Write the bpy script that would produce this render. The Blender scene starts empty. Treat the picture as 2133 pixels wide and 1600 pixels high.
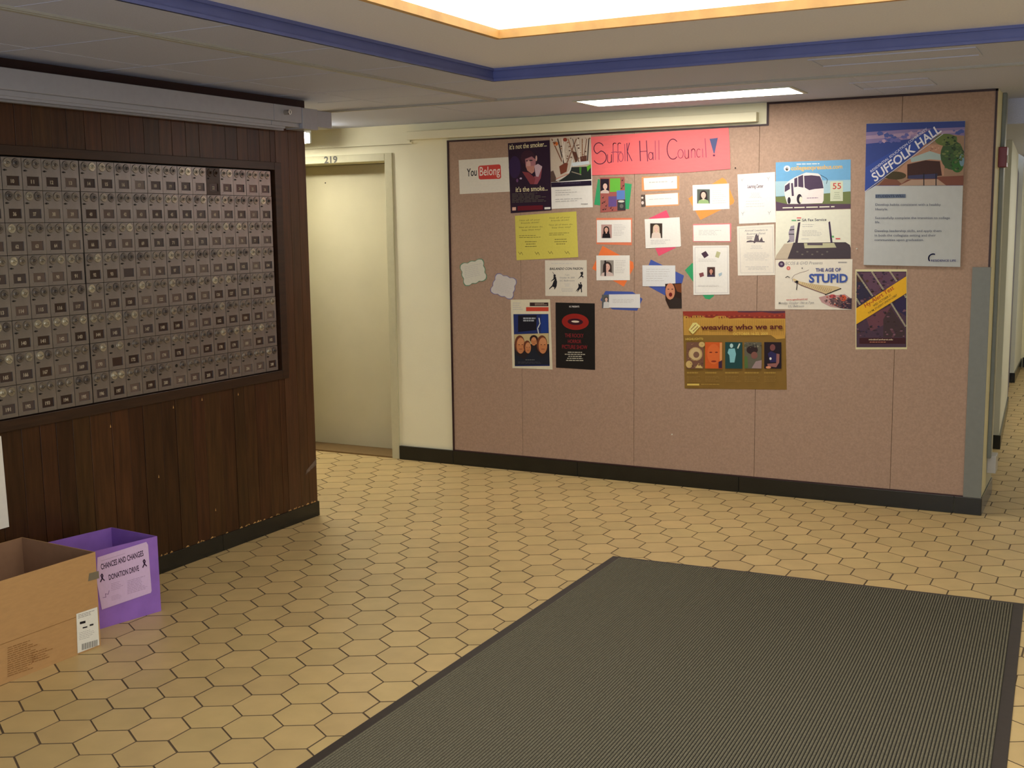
import bpy, math, random
from mathutils import Vector, Matrix
random.seed(7)
C = bpy.context.scene.collection
SC = bpy.context.scene

# ------------------------------------------------------------------ camera
FPX, PITCH, ROLL, YAW, EYE = 2408.57, .13629, .01242, -.4826, 1.65
FW = Vector((math.sin(YAW)*math.cos(PITCH), math.cos(YAW)*math.cos(PITCH), -math.sin(PITCH)))
RT0 = Vector((math.cos(YAW), -math.sin(YAW), 0)); DN0 = FW.cross(RT0)
RT = RT0*math.cos(ROLL)+DN0*math.sin(ROLL); DN = -RT0*math.sin(ROLL)+DN0*math.cos(ROLL)
cam_d = bpy.data.cameras.new('camera'); cam = bpy.data.objects.new('camera', cam_d); C.objects.link(cam)
cam_d.sensor_width = 36; cam_d.lens = FPX/2133*36; cam_d.clip_start = .05; cam_d.clip_end = 100
U_, B_ = -DN, -FW
cam.matrix_world = Matrix(((RT.x, U_.x, B_.x, 0), (RT.y, U_.y, B_.y, 0), (RT.z, U_.z, B_.z, EYE), (0, 0, 0, 1)))
SC.camera = cam

# ------------------------------------------------------------------ world, exposure
w = bpy.data.worlds.new('world'); SC.world = w; w.use_nodes = True
w.node_tree.nodes['Background'].inputs[0].default_value = (.75, .8, 1, 1)
w.node_tree.nodes['Background'].inputs[1].default_value = 1.0
SC.view_settings.view_transform = 'Standard'; SC.view_settings.look = 'None'
SC.view_settings.exposure = 0.0; SC.view_settings.gamma = 1; SC.view_settings.use_curve_mapping = False
SKY_E, TUBE_E, HALL_E, FAR_E = 2.35, 18.0, 54.0, 15.0      # luminous ceiling, tube fixture, corridor fixture, far corridor

# daylight coming in through the glass entrance doors behind the camera
dl = bpy.data.lights.new('entrance_daylight', 'AREA'); dl.shape = 'RECTANGLE'; dl.size = 3.4; dl.size_y = 2.0; dl.energy = 75; dl.color = (.86, .93, 1)
dlo = bpy.data.objects.new('entrance_daylight', dl); C.objects.link(dlo); dlo.location = (-.4, -1.80, 1.1); dlo.rotation_euler = (math.radians(90), 0, 0)

# ------------------------------------------------------------------ room constants (metres)
BW, LW, CZ = 6.8514, -4.0353, 2.3456      # back wall y, left wall x, ceiling height
BF = BW-.015                              # front of the bulletin board

def lin(c):
    c /= 255
    return c/12.92 if c <= .04045 else ((c+.055)/1.055)**2.4
def col(r, g, b): return (lin(r), lin(g), lin(b), 1)

# ------------------------------------------------------------------ materials
def mat(name, c, rough=.6, metal=0, noise=0, nscale=30, bump=0, bscale=60, spec=.4, stretch=None, island=0, emit=None, es=0, c2=None):
    m = bpy.data.materials.new(name); m.use_nodes = True; nt = m.node_tree; b = nt.nodes['Principled BSDF']
    b.inputs['Base Color'].default_value = c; b.inputs['Roughness'].default_value = rough; b.inputs['Metallic'].default_value = metal
    b.inputs['Specular IOR Level'].default_value = spec
    if emit:
        b.inputs['Emission Color'].default_value = emit; b.inputs['Emission Strength'].default_value = es
    tc = nt.nodes.new('ShaderNodeTexCoord'); mp = nt.nodes.new('ShaderNodeMapping')
    nt.links.new(tc.outputs['Object'], mp.inputs[0])
    if stretch: mp.inputs['Scale'].default_value = stretch
    cur = None
    if noise or c2:
        n = nt.nodes.new('ShaderNodeTexNoise'); n.inputs['Scale'].default_value = nscale; n.inputs['Detail'].default_value = 6
        nt.links.new(mp.outputs[0], n.inputs[0])
        r = nt.nodes.new('ShaderNodeMix'); r.data_type = 'RGBA'
        a, z = (c, c2) if c2 else (tuple(x*(1-noise) for x in c[:3])+(1,), tuple(min(1, x*(1+noise)) for x in c[:3])+(1,))
        r.inputs[6].default_value = a; r.inputs[7].default_value = z
        rp = nt.nodes.new('ShaderNodeMapRange'); rp.inputs[1].default_value = .3; rp.inputs[2].default_value = .7
        nt.links.new(n.outputs[0], rp.inputs[0]); nt.links.new(rp.outputs[0], r.inputs[0]); cur = r.outputs[2]
    if island:
        g = nt.nodes.new('ShaderNodeNewGeometry'); h = nt.nodes.new('ShaderNodeHueSaturation')
        mr = nt.nodes.new('ShaderNodeMapRange'); mr.inputs[3].default_value = 1-island; mr.inputs[4].default_value = 1+island
        nt.links.new(g.outputs['Random Per Island'], mr.inputs[0]); nt.links.new(mr.outputs[0], h.inputs['Value'])
        ma = nt.nodes.new('ShaderNodeMath'); ma.operation = 'MULTIPLY'; ma.inputs[1].default_value = 7.31
        fr = nt.nodes.new('ShaderNodeMath'); fr.operation = 'FRACT'
        nt.links.new(g.outputs['Random Per Island'], ma.inputs[0]); nt.links.new(ma.outputs[0], fr.inputs[0])
        mh = nt.nodes.new('ShaderNodeMapRange'); mh.inputs[3].default_value = .5-island*.03; mh.inputs[4].default_value = .5+island*.03
        nt.links.new(fr.outputs[0], mh.inputs[0]); nt.links.new(mh.outputs[0], h.inputs['Hue'])
        if cur: nt.links.new(cur, h.inputs['Color'])
        else: h.inputs['Color'].default_value = c
        cur = h.outputs[0]
    if cur: nt.links.new(cur, b.inputs['Base Color'])
    if bump:
        n2 = nt.nodes.new('ShaderNodeTexNoise'); n2.inputs['Scale'].default_value = bscale; n2.inputs['Detail'].default_value = 4
        nt.links.new(mp.outputs[0], n2.inputs[0])
        bp = nt.nodes.new('ShaderNodeBump'); bp.inputs['Strength'].default_value = bump; bp.inputs['Distance'].default_value = .002
        nt.links.new(n2.outputs[0], bp.inputs['Height']); nt.links.new(bp.outputs[0], b.inputs['Normal'])
    return m

M = {}
M['tile'] = mat('floor_tile', col(192, 165, 112), .42, noise=.07, nscale=9, island=.07, spec=.45, bump=.15, bscale=25)
M['grout'] = mat('floor_grout', col(94, 77, 56), .9, noise=.25, nscale=6)
M['cream'] = mat('cream_wall_paint', col(238, 232, 198), .6, bump=.25, bscale=90, noise=.02, nscale=4)
M['white_paint'] = mat('white_wall_paint', col(204, 205, 192), .6, bump=.2, bscale=90)
M['ceiling'] = mat('ceiling_tile', col(190, 196, 220), .9, noise=.05, nscale=160, bump=.5, bscale=200)
M['ceil_in'] = mat('tray_ceiling', col(238, 240, 255), .9, noise=.03, nscale=120, bump=.3, bscale=200)
M['batten'] = mat('ceiling_batten', col(176, 176, 172), .5, noise=.03)
M['blue'] = mat('blue_moulding', col(98, 108, 168), .5, noise=.06, nscale=8)
M['woodtrim'] = mat('light_wood_trim', col(206, 160, 96), .5, noise=.15, nscale=12)
M['wood'] = mat('dark_wood_plank', col(62, 37, 18), .36, noise=.35, nscale=7, stretch=(6, 6, .55), island=.30, bump=.25, bscale=30, spec=.3)
M['wood2'] = mat('dark_wood_frame', col(50, 30, 17), .42, noise=.3, nscale=9, stretch=(6, .6, 6), bump=.2, bscale=30)
M['wood3'] = mat('reddish_wood_board', col(72, 45, 25), .38, noise=.3, nscale=7, stretch=(6, 6, .5), island=.15, bump=.2, bscale=30)
M['black_base'] = mat('black_vinyl_base', col(27, 27, 22), .25, noise=.2, nscale=20, spec=.5)
M['door'] = mat('beige_door_paint', col(198, 190, 156), .5, noise=.03, nscale=5, bump=.1)
M['frame'] = mat('door_frame_paint', col(196, 190, 154), .45, noise=.03)
M['threshold'] = mat('brown_threshold', col(118, 92, 52), .6, noise=.1)
M['fabric'] = mat('board_fabric', col(172, 144, 124), .95, noise=.10, nscale=95, bump=.6, bscale=260, spec=.1)
M['maroon'] = mat('dark_maroon_edge', col(52, 28, 28), .5, noise=.1)
M['guard'] = mat('grey_corner_guard', col(120, 122, 114), .45, noise=.04)
M['mailmetal'] = mat('aluminium_door', col(142, 136, 134), .38, metal=.8, noise=.12, nscale=14)
M['dial'] = mat('aluminium_dial', col(142, 136, 128), .34, metal=.8, noise=.12, nscale=40)
M['darkslot'] = mat('dark_slot', col(20, 16, 14), .5, noise=.1)
M['reveal'] = mat('dark_reveal', col(22, 18, 18), .6, noise=.1)
M['brownplate'] = mat('dark_brown_plate', col(52, 34, 22), .4, noise=.1)
M['housing'] = mat('grey_housing', col(158, 160, 172), .4, noise=.03)
M['housing_dk'] = mat('grey_housing_shade', col(150, 140, 132), .5, noise=.03)
M['steel'] = mat('polished_steel', col(200, 196, 188), .2, metal=1, noise=.05)
M['cardboard'] = mat('cardboard', col(184, 143, 92), .8, noise=.05, nscale=25, stretch=(1, 1, 4), bump=.1)
M['cardboard_in'] = mat('cardboard_inside', col(146, 110, 82), .85, noise=.05, nscale=25)
M['tape'] = mat('grey_tape', col(120, 112, 96), .5, noise=.08)
M['purple'] = mat('purple_paper_wrap', col(146, 104, 192), .6, noise=.10, nscale=11, bump=.5, bscale=14)
M['matrib'] = mat('charcoal_carpet', col(108, 103, 86), .95, noise=.35, nscale=260, c2=None, bump=.4, bscale=300, spec=.1)
M['matbase'] = mat('dark_carpet_base', col(42, 40, 36), .95, noise=.3, nscale=200, spec=.1)
M['rubber'] = mat('dark_rubber_edge', col(50, 42, 36), .6, noise=.1)
M['scuff'] = mat('scuffed_varnish', col(104, 88, 76), .6, noise=.3, nscale=60)
M['red'] = mat('dark_red_enamel', col(110, 24, 30), .4, noise=.06)
M['outlet'] = mat('light_grey_box', col(190, 188, 184), .4, noise=.03)
M['conduit'] = mat('grey_conduit', col(120, 126, 122), .4, noise=.04)
M['bluegrey'] = mat('blue_grey_door_paint', col(92, 92, 112), .5, noise=.04)
M['numgrey'] = mat('grey_number_paint', col(84, 82, 72), .5, noise=.03)
M['sky_e'] = mat('luminous_diffuser', (1, .9, .72, 1), .5, noise=.01, emit=(1, .98, .92, 1), es=SKY_E)
M['tube_e'] = mat('fluorescent_lens', (1, 1, 1, 1), .5, noise=.01, emit=(1, .96, .91, 1), es=TUBE_E)
M['hall_e'] = mat('corridor_fluorescent_lens', (1, 1, 1, 1), .5, noise=.01, emit=(1, .96, .84, 1), es=HALL_E)
M['far_e'] = mat('far_corridor_lens', (1, 1, 1, 1), .5, noise=.01, emit=(1, .96, .88, 1), es=FAR_E)
# printed colours: the ink colour is stored per face
pm = bpy.data.materials.new('printed_paper'); pm.use_nodes = True
_b = pm.node_tree.nodes['Principled BSDF']; _b.inputs['Roughness'].default_value = .55; _b.inputs['Specular IOR Level'].default_value = .25
_a = pm.node_tree.nodes.new('ShaderNodeAttribute'); _a.attribute_name = 'Col'
_n = pm.node_tree.nodes.new('ShaderNodeTexNoise'); _n.inputs['Scale'].default_value = 18
_h = pm.node_tree.nodes.new('ShaderNodeHueSaturation'); _r = pm.node_tree.nodes.new('ShaderNodeMapRange'); _r.inputs[3].default_value = .94; _r.inputs[4].default_value = 1.06
pm.node_tree.links.new(_n.outputs[0], _r.inputs[0]); pm.node_tree.links.new(_r.outputs[0], _h.inputs['Value'])
pm.node_tree.links.new(_a.outputs[0], _h.inputs['Color']); pm.node_tree.links.new(_h.outputs[0], _b.inputs['Base Color'])
M['print'] = pm
# mailbox window: dark glass whose contents differ from box to box
def window_mat():
    m = bpy.data.materials.new('mailbox_window'); m.use_nodes = True; nt = m.node_tree; b = nt.nodes['Principled BSDF']
    oi = nt.nodes.new('ShaderNodeObjectInfo'); cr = nt.nodes.new('ShaderNodeValToRGB')
    e = cr.color_ramp.elements; e[0].color = col(44, 30, 30); e[1].color = col(104, 90, 82)
    for p, c in ((.35, col(58, 40, 34)), (.6, col(66, 56, 56)), (.8, col(88, 72, 66))):
        k = e.new(p); k.color = c
    nt.links.new(oi.outputs['Random'], cr.inputs[0]); nt.links.new(cr.outputs[0], b.inputs['Base Color'])
    b.inputs['Roughness'].default_value = .25
    return m
M['window'] = window_mat()
_dn = M['dial'].node_tree; _oi = _dn.nodes.new('ShaderNodeObjectInfo'); _cr = _dn.nodes.new('ShaderNodeValToRGB')
_cr.color_ramp.elements[0].color = col(112, 106, 104); _cr.color_ramp.elements[1].color = col(196, 190, 172); _k = _cr.color_ramp.elements.new(.7); _k.color = col(150, 142, 132)
_dn.links.new(_oi.outputs['Random'], _cr.inputs[0]); _dn.links.new(_cr.outputs[0], _dn.nodes['Principled BSDF'].inputs['Base Color'])

# ------------------------------------------------------------------ mesh helpers
def tag(o, label=None, cat=None, group=None, kind=None):
    if label: o['label'] = label
    if cat: o['category'] = cat
    if group: o['group'] = group
    if kind: o['kind'] = kind
    return o
class MB:
    def __init__(s): s.v = []; s.f = []; s.c = []; s.m = []; s.mi = 0
    def quad(s, *p, c=None):
        i = len(s.v); s.v += [tuple(x) for x in p]; s.f.append(tuple(range(i, i+len(p)))); s.c.append(c); s.m.append(s.mi); return s
    def box(s, x0, y0, z0, x1, y1, z1):
        x0, x1 = min(x0, x1), max(x0, x1); y0, y1 = min(y0, y1), max(y0, y1); z0, z1 = min(z0, z1), max(z0, z1)
        i = len(s.v)
        s.v += [(x0,y0,z0),(x1,y0,z0),(x1,y1,z0),(x0,y1,z0),(x0,y0,z1),(x1,y0,z1),(x1,y1,z1),(x0,y1,z1)]
        for f in ((0,3,2,1),(4,5,6,7),(0,1,5,4),(1,2,6,5),(2,3,7,6),(3,0,4,7)):
            s.f.append(tuple(i+k for k in f)); s.c.append(None); s.m.append(s.mi)
        return s
    def prism(s, pts, off):                      # polygon pts (3-D) extruded by vector off
        i = len(s.v); n = len(pts)
        s.v += [tuple(p) for p in pts]+[tuple(Vector(p)+Vector(off)) for p in pts]
        s.f.append(tuple(range(i, i+n))); s.f.append(tuple(range(i+2*n-1, i+n-1, -1)))
        for k in range(n): s.f.append((i+k, i+n+k, i+n+(k+1) % n, i+(k+1) % n))
        s.c += [None]*(n+2); s.m += [s.mi]*(n+2)
        return s
    def cyl(s, p, axis, r, h, n=20, r2=None):    # from p along axis vector
        a = Vector(axis).normalized(); t = a.orthogonal().normalized(); q = a.cross(t); p = Vector(p); r2 = r if r2 is None else r2
        i = len(s.v)
        for rr, d in ((r, 0), (r2, h)):
            for k in range(n):
                an = 2*math.pi*k/n; s.v.append(tuple(p+a*d+(t*math.cos(an)+q*math.sin(an))*rr))
        s.f.append(tuple(range(i+n-1, i-1, -1))); s.f.append(tuple(range(i+n, i+2*n)))
        for k in range(n): s.f.append((i+k, i+(k+1) % n, i+n+(k+1) % n, i+n+k))
        s.c += [None]*(n+2); s.m += [s.mi]*(n+2)
        return s
    def build(s, name, m, parent=None, loc=None, bevel=0):
        """vertices are in world space; loc is where the object's origin goes"""
        loc = Vector(loc) if loc is not None else (sum((Vector(v) for v in s.v), Vector())/max(1, len(s.v)) if parent is None else Vector((0, 0, 0)))
        base = loc if parent is None else parent_world(parent)+loc
        me = bpy.data.meshes.new(name)
        me.from_pydata([tuple(Vector(v)-base) for v in s.v], [], s.f)
        ms = m if isinstance(m, (list, tuple)) else [m]
        for k in ms: me.materials.append(k)
        if len(ms) > 1: me.polygons.foreach_set('material_index', s.m)
        if any(c is not None for c in s.c):
            at = me.color_attributes.new('Col', 'FLOAT_COLOR', 'CORNER')
            k = 0
            for f, c in zip(s.f, s.c):
                for _ in f: at.data[k].color = c or (.8, .8, .8, 1); k += 1
        me.update()
        o = bpy.data.objects.new(name, me); C.objects.link(o)
        if parent is not None: o.parent = parent
        o.location = loc
        if bevel:
            b = o.modifiers.new('bevel', 'BEVEL'); b.width = bevel; b.segments = 2; b.limit_method = 'ANGLE'
        return o
WL = {}
def parent_world(p):
    v = Vector(p.location)
    while p.parent is not None: p = p.parent; v += Vector(p.location)
    return v
def empty(name, loc, label, cat, group=None):
    o = bpy.data.objects.new(name, None); C.objects.link(o); o.location = loc; o.empty_display_size = .1
    return tag(o, label, cat, group)
def struct(name, mb, m, label=None, cat=None, parent=None, bevel=0, loc=None):
    o = mb.build(name, m, parent, loc=loc, bevel=bevel)
    if parent is None: tag(o, label, cat, kind='structure')
    return o

# ------------------------------------------------------------------ the room shell
FX0, FX1, FY0, FY1 = -9.0, 3.2, -1.6, 15.0
# floor: hexagonal tiles on a grout bed
PT, TH = .178, math.radians(-.4); S_ = PT/math.sqrt(3)
v1 = Vector((math.cos(TH), math.sin(TH)))*PT; v2 = Vector((math.cos(TH+math.pi/3), math.sin(TH+math.pi/3)))*PT
J0 = Vector((-.0161+.089, -.0477-S_/2))
fl = MB(); fl.mi = 0
fl.box(FX0, FY0, -.10, FX1, FY1, -.0022); fl.mi = 1
gr = .0034
def hexring(c, r): return [(c.x+r*math.sin(TH*-1+math.pi/3*k), c.y+r*math.cos(TH*-1+math.pi/3*k)) for k in range(6)]
for i in range(-75, 75):
    for j in range(-30, 110):
        c = J0+v1*i+v2*j
        if not (FX0+.1 < c.x < FX1-.1 and FY0+.1 < c.y < FY1-.1): continue
        # only where there is open floor
        if c.x < LW-.1 and c.y < 5.15: continue
        if c.y > BW+.1 and c.x < -1.05: continue
        if c.y > 7.0 and c.x > 1.6: continue
        jx, jy = random.uniform(-.0009, .0009), random.uniform(-.0009, .0009); c = c+Vector((jx, jy))
        a = hexring(c, S_-.0022); b = hexring(c, S_-.0036)
        k = len(fl.v); dz = random.uniform(-.0004, .0003)
        fl.v += [(x, y, -.0020) for x, y in a]+[(x, y, -.0003+dz*.3) for x, y in b]
        fl.f.append(tuple(k+6+q for q in range(5, -1, -1))); fl.c.append(None); fl.m.append(1)
        for q in range(6): fl.f.append((k+q, k+6+q, k+6+(q+1) % 6, k+(q+1) % 6)); fl.c.append(None); fl.m.append(0)
struct('floor', fl, [M['grout'], M['tile']], 'tan hexagonal tile floor with darker grout lines', 'floor', loc=(0, 0, 0))

# ceiling with a raised tray
TX0, TX1, TY0, TY1 = -2.739, 1.95, .9, 5.065
def ring(mb, X0, Y0, X1, Y1, x0, y0, x1, y1, z0, z1):
    mb.box(X0, Y0, z0, x0, Y1, z1); mb.box(x1, Y0, z0, X1, Y1, z1); mb.box(x0, Y0, z0, x1, y0, z1); mb.box(x0, y1, z0, x1, Y1, z1)
cl = MB(); ring(cl, FX0, FY0, FX1, 7.452, TX0, TY0, TX1, TY1, CZ, CZ+.05)
struct('ceiling', cl, M['ceiling'], 'grey acoustic tile ceiling around the raised tray', 'ceiling', loc=(0, 0, CZ))
ci = MB(); GX0, GX1, GY0, GY1, TZ = -2.268, 1.48, 1.65, 4.245, 2.402
ring(ci, TX0-.05, TY0-.05, TX1+.05, TY1+.05, GX0, GY0, GX1, GY1, TZ, TZ+.05)
struct('ceiling_tray', ci, M['ceil_in'], 'flat upper ceiling strip between blue moulding and lit panel', 'ceiling', loc=(0, 0, TZ))
# blue moulding: stepped profile round the tray
def tray_strip(mb, d, z0, z1):        # frame with inner offset d
    ring(mb, TX0-.001, TY0-.001, TX1+.001, TY1+.001, TX0+d, TY0+d, TX1-d, TY1-d, z0, z1)
bm = MB(); tray_strip(bm, .006, CZ-.004, TZ); tray_strip(bm, .014, CZ-.004, CZ+.008); tray_strip(bm, .018, TZ-.012, TZ)
struct('trim_1', bm, M['blue'], 'blue stepped moulding round the ceiling tray', 'moulding', loc=(TX0, TY1, CZ))
# grooves, battens and hatch outlines in the ceiling
def batten(name, x0, y0, x1, y1, wd, label, h=.008, m='batten'):
    mb = MB()
    if abs(x1-x0) > abs(y1-y0): mb.box(x0, y0-wd/2, CZ-h, x1, y0+wd/2, CZ+.001); mb.box(x0, y0-wd/2+.012, CZ-h-.003, x1, y0+wd/2-.012, CZ)
    else: mb.box(x0-wd/2, y0, CZ-h, x0+wd/2, y1, CZ+.001); mb.box(x0-wd/2+.012, y0, CZ-h-.003, x0+wd/2-.012, y1, CZ)
    struct(name, mb, M[m], label, 'ceiling batten')
batten('trim_2', -6.6, 5.80, 3.1, 5.80, .045, 'pale ceiling batten parallel to the bulletin board wall')
batten('trim_3', -3.12, -1.5, -3.12, 5.778, .045, 'pale ceiling batten parallel to the mailbox wall')
def seams(name, segs, label):
    mb = MB()
    for x0, y0, x1, y1 in segs:
        mb.box(x0-.0025, y0-.0025, CZ-.0012, x1+.0025, y1+.0025, CZ+.001)
    struct(name, mb, M['ceiling'], label, 'ceiling seam')
sg = []
for y in (1.4, 2.0, 2.6, 3.2, 3.8, 4.4, 5.0, 5.4): sg.append((LW, y, TX0-.02, y))
for x in (-3.74,): sg.append((x, -1, x, 5.7))
for x in (-3.6, -2.4, -1.2, 0, 1.2): sg.append((x, 5.85, x, 6.84))
seams('trim_4', sg, 'thin seams between the ceiling tiles')
def hatch(name, x0, y0, x1, y1, label):
    mb = MB(); ring(mb, x0, y0, x1, y1, x0+.012, y0+.012, x1-.012, y1-.012, CZ-.004, CZ+.001)
    struct(name, mb, M['ceiling'], label, 'ceiling hatch')
hatch('trim_5', -1.24, 5.16, -.56, 5.42, 'large faint hatch outline in the ceiling at right')
hatch('trim_6', -1.26, 6.13, -.88, 6.46, 'small faint hatch outline in the ceiling above the board')

# luminous ceiling
lp = empty('ceiling_light', (-.4, 2.95, TZ), 'huge bright luminous ceiling panel framed in light wood', 'ceiling light')
mb = MB(); ring(mb, GX0-.012, GY0-.012, GX1+.012, GY1+.012, GX0+.012, GY0+.012, GX1-.012, GY1-.012, TZ-.006, TZ+.028); mb.build('wood_frame', M['woodtrim'], lp)
mb = MB(); mb.box(GX0-.01, GY0-.01, TZ+.029, GX1+.01, GY1+.01, TZ+.034); mb.build('diffuser', M['sky_e'], lp)
mb = MB(); mb.box(GX0-.1, GY0-.1, TZ+.052, GX1+.1, GY1+.1, TZ+.09); mb.build('light_box', M['white_paint'], lp)

# tube fixture recessed in front of the board wall
fx = empty('fluorescent_light', (-2.16, 6.28, CZ), 'long bright recessed fluorescent ceiling light above the pink banner', 'ceiling light')
mb = MB(); ring(mb, -2.79, 6.10, -1.545, 6.455, -2.77, 6.12, -1.565, 6.435, CZ-.006, CZ+.001); mb.build('frame', M['white_paint'], fx)
mb = MB(); mb.box(-2.77, 6.12, CZ-.004, -1.565, 6.435, CZ-.001); mb.build('lens', M['tube_e'], fx)
# corridor fixture behind the mailbox pier
fx = empty('fluorescent_light', (-5.55, 6.45, CZ), 'bright corridor tube light peeking out behind the wood panelled corner', 'ceiling light')
mb = MB(); mb.box(-6.2, 6.38, 2.293, -4.955, 6.535, CZ); mb.box(-6.2, 6.518, 2.226, -4.955, 6.535, 2.294); mb.build('plate_and_light_shield', M['white_paint'], fx)  # second box is a side shield, added to cut the hot spot on the wall
mb = MB(); mb.box(-6.2, 6.385, 2.224, -4.957, 6.515, 2.293); mb.build('lens', M['hall_e'], fx, bevel=.015)

fy = fx.copy(); C.objects.link(fy); fy.location.x = -8.0; fy['label'] = 'added corridor tube light further left, unseen behind the wood panelled wall'  # extra unseen fixture, added to spread the corridor light more evenly
for ch_ in list(fx.children):
    c_ = ch_.copy(); C.objects.link(c_); c_.parent = fy
# ---- wood panelled wall with the mailboxes
PY1 = 5.262
core = MB(); core.box(-9, FY0, 0, LW-.16, PY1-.012, CZ); core.box(LW-.17, FY0, 0, LW-.012, 2.83, CZ)
core.box(LW-.17, 4.985, 0, LW-.012, PY1-.012, CZ); core.box(LW-.17, 2.8, 0, LW-.012, 5.0, .86); core.box(LW-.17, 2.8, 1.98, LW-.012, 5.0, CZ)
wl = struct('wall_left', core, M['wood2'], 'dark wood panelled wall holding the mailboxes', 'wall', loc=(LW, 3, 0))
pl = MB(); random.seed(11)
def planks(y0, y1, z0, z1, wmin, wmax, mb, gap=.0022):
    y = y0
    while y < y1-.01:
        wd = random.uniform(wmin, wmax); e = min(y+wd, y1)
        if y1-e < .03: e = y1
        d = random.uniform(-.0015, .001)
        mb.prism([(LW-.012, y+gap/2, z0), (LW+d-.0008, y+gap/2, z0), (LW+d, y+gap/2+.0008, z0), (LW+d, e-gap/2-.0008, z0), (LW+d-.0008, e-gap/2, z0), (LW-.012, e-gap/2, z0)], (0, 0, z1-z0))
        y = e
planks(-1.5, 5.005, .085, .845, .08, .125, pl); planks(-1.5, 5.005, 1.985, 2.30, .08, .1, pl)
planks(-1.5, 2.83, .845, 1.985, .08, .1, pl)
pl.build('wood_planks', M['wood'], wl)
cb = MB()
for a, b in ((5.007, 5.115), (5.117, 5.19), (5.192, PY1)):
    cb.box(LW-.012, a, .085, LW, b, 2.30)
x = LW-.0125
while x > -6.5:
    cb.box(x-.10+.002, PY1-.012, .085, x, PY1, CZ-.045); x -= .10
cb.build('corner_boards', M['wood3'], wl)
cr = MB(); cr.box(LW-.012, -1.5, 2.30, LW+.004, PY1+.004, CZ-.001); cr.build('crown_board', M['maroon'], wl)
# frame round the mailboxes
fr = MB(); MY0, MY1, MZ0, MZ1 = 2.867, 4.957, .885, 1.955
def framebox(mb, y0, z0, y1, z1, Y0, Z0, Y1, Z1, xa, xb):
    mb.box(xa, Y0, Z0, xb, y0, Z1); mb.box(xa, y1, Z0, xb, Y1, Z1); mb.box(xa, y0, Z0, xb, y1, z0); mb.box(xa, y0, z1, xb, y1, Z1)
framebox(fr, MY0-.006, MZ0-.004, MY1+.022, MZ1+.004, MY0-.05, MZ0-.052, 5.035, 2.0, LW-.05, LW+.012)
struct('trim_7', fr, M['wood2'], 'dark wood frame around the metal mailboxes', 'wooden frame', bevel=.002)
rv = MB(); rv.box(LW-.16, MY0-.006, MZ0-.004, LW-.045, MY1+.022, MZ1+.004)
struct('trim_8', rv, M['reveal'], 'dark recess behind the mailbox doors', 'recess')

# baseboards
def baseboard(name, boxes, label, m='black_base'):
    mb = MB()
    for b in boxes: mb.box(*b)
    struct(name, mb, M[m], label, 'baseboard', bevel=.002)
ys = [-1.5, -.6, .3, 1.2, 2.1, 3.0, 3.9, 4.45, PY1+.008]
baseboard('baseboard_left', [(LW-.01, a+.001, 0, LW+.008, b-.001, .085) for a, b in zip(ys, ys[1:])]+[(-6.5, PY1-.01, 0, LW-.012, PY1+.008, .085)], 'black baseboard under the wood panelled wall')
xs = [-4.497, -4.05, -3.1, -2.009, -.758, -.612]
baseboard('baseboard_back', [(a+.0015, BF-.006, 0, b-.0015, BW+.02, .098) for a, b in zip(xs, xs[1:])]+[(-.63, BF-.004, 0, -.612, 7.44, .098)], 'black baseboard under the fabric bulletin board')
ch = MB(); random.seed(3)                      # chipped veneer edge above the base
for k in range(38):
    y = random.uniform(4.0, PY1-.02); h = random.uniform(.003, .010); wd = random.uniform(.006, .03)
    ch.prism([(LW+.0005, y, .0855), (LW+.0005, y+wd, .0855), (LW+.0005, y+wd*.6, .0855+h)], (.0012, 0, 0))
for y, z in ((4.62, .79), (4.35, .80), (4.15, .79), (3.75, .76), (4.03, .47), (4.41, .22)):
    ch.prism([(LW+.0008, y, z), (LW+.0008, y+.006, z), (LW+.0008, y+.003, z+.014)], (.001, 0, 0))
ch.build('chipped_veneer', M['woodtrim'], wl)
sc = MB(); sc.prism([(LW+.0005, 5.16, .262), (LW+.0005, 5.262, .30), (LW+.0005, 5.262, .335), (LW+.0005, 5.17, .285)], (.0012, 0, 0)); sc.build('scuff_mark', M['scuff'], wl)

# ---- back wall (cream), door 219
DX0, DX1, DZ = -5.47, -4.562, 2.106
bwm = MB()
bwm.box(-9, BW, 0, DX0-.06, BW+.25, CZ); bwm.box(DX1+.062, BW, 0, -.62, BW+.25, CZ); bwm.box(DX0-.06, BW, DZ+.052, DX1+.062, BW+.25, CZ)
bwm.box(DX0-.06, BW+.285, 0, DX1+.062, BW+.32, DZ+.06)
bw = struct('wall_back', bwm, M['cream'], 'cream plaster wall beside and above the door', 'wall', loc=(-3, BW, 0))
d = empty('door_1', (-5.01, BW, 0), 'beige flush door numbered 219 beside the wood panelled corner', 'door'); d['kind'] = 'structure'
mb = MB(); mb.box(DX0-.06, BW-.014, 0, DX0, BW+.28, DZ+.052); mb.box(DX1, BW-.014, 0, DX1+.062, BW+.28, DZ+.052); mb.box(DX0, BW-.014, DZ, DX1, BW+.28, DZ+.052)
mb.build('door_frame', M['frame'], d, bevel=.003)
mb = MB(); mb.box(DX0+.003, BW+.24, .012, DX1-.003, BW+.278, DZ-.003); lf = mb.build('door_leaf', M['door'], d)
mb = MB(); mb.cyl((-5.26, BW+.2415, 1.98), (0, -1, 0), .005, .004, 10); mb.build('coat_hook', M['reveal'], lf)
mb = MB(); mb.box(DX0, BW-.004, 0, DX1, BW+.28, .010); mb.build('threshold', M['threshold'], d)
tr = MB()
tr.box(-9, BW-.012, 2.213, -4.35, BW+.005, 2.267); tr.box(-9, BW-.020, 2.213, -4.33, BW+.005, 2.222)
struct('trim_9', tr, M['cream'], 'thin cream ledge moulding above the door', 'moulding')
rc = MB(); rc.box(-4.35, BW-.055, 2.236, -1.925, BW+.002, 2.292)
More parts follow.
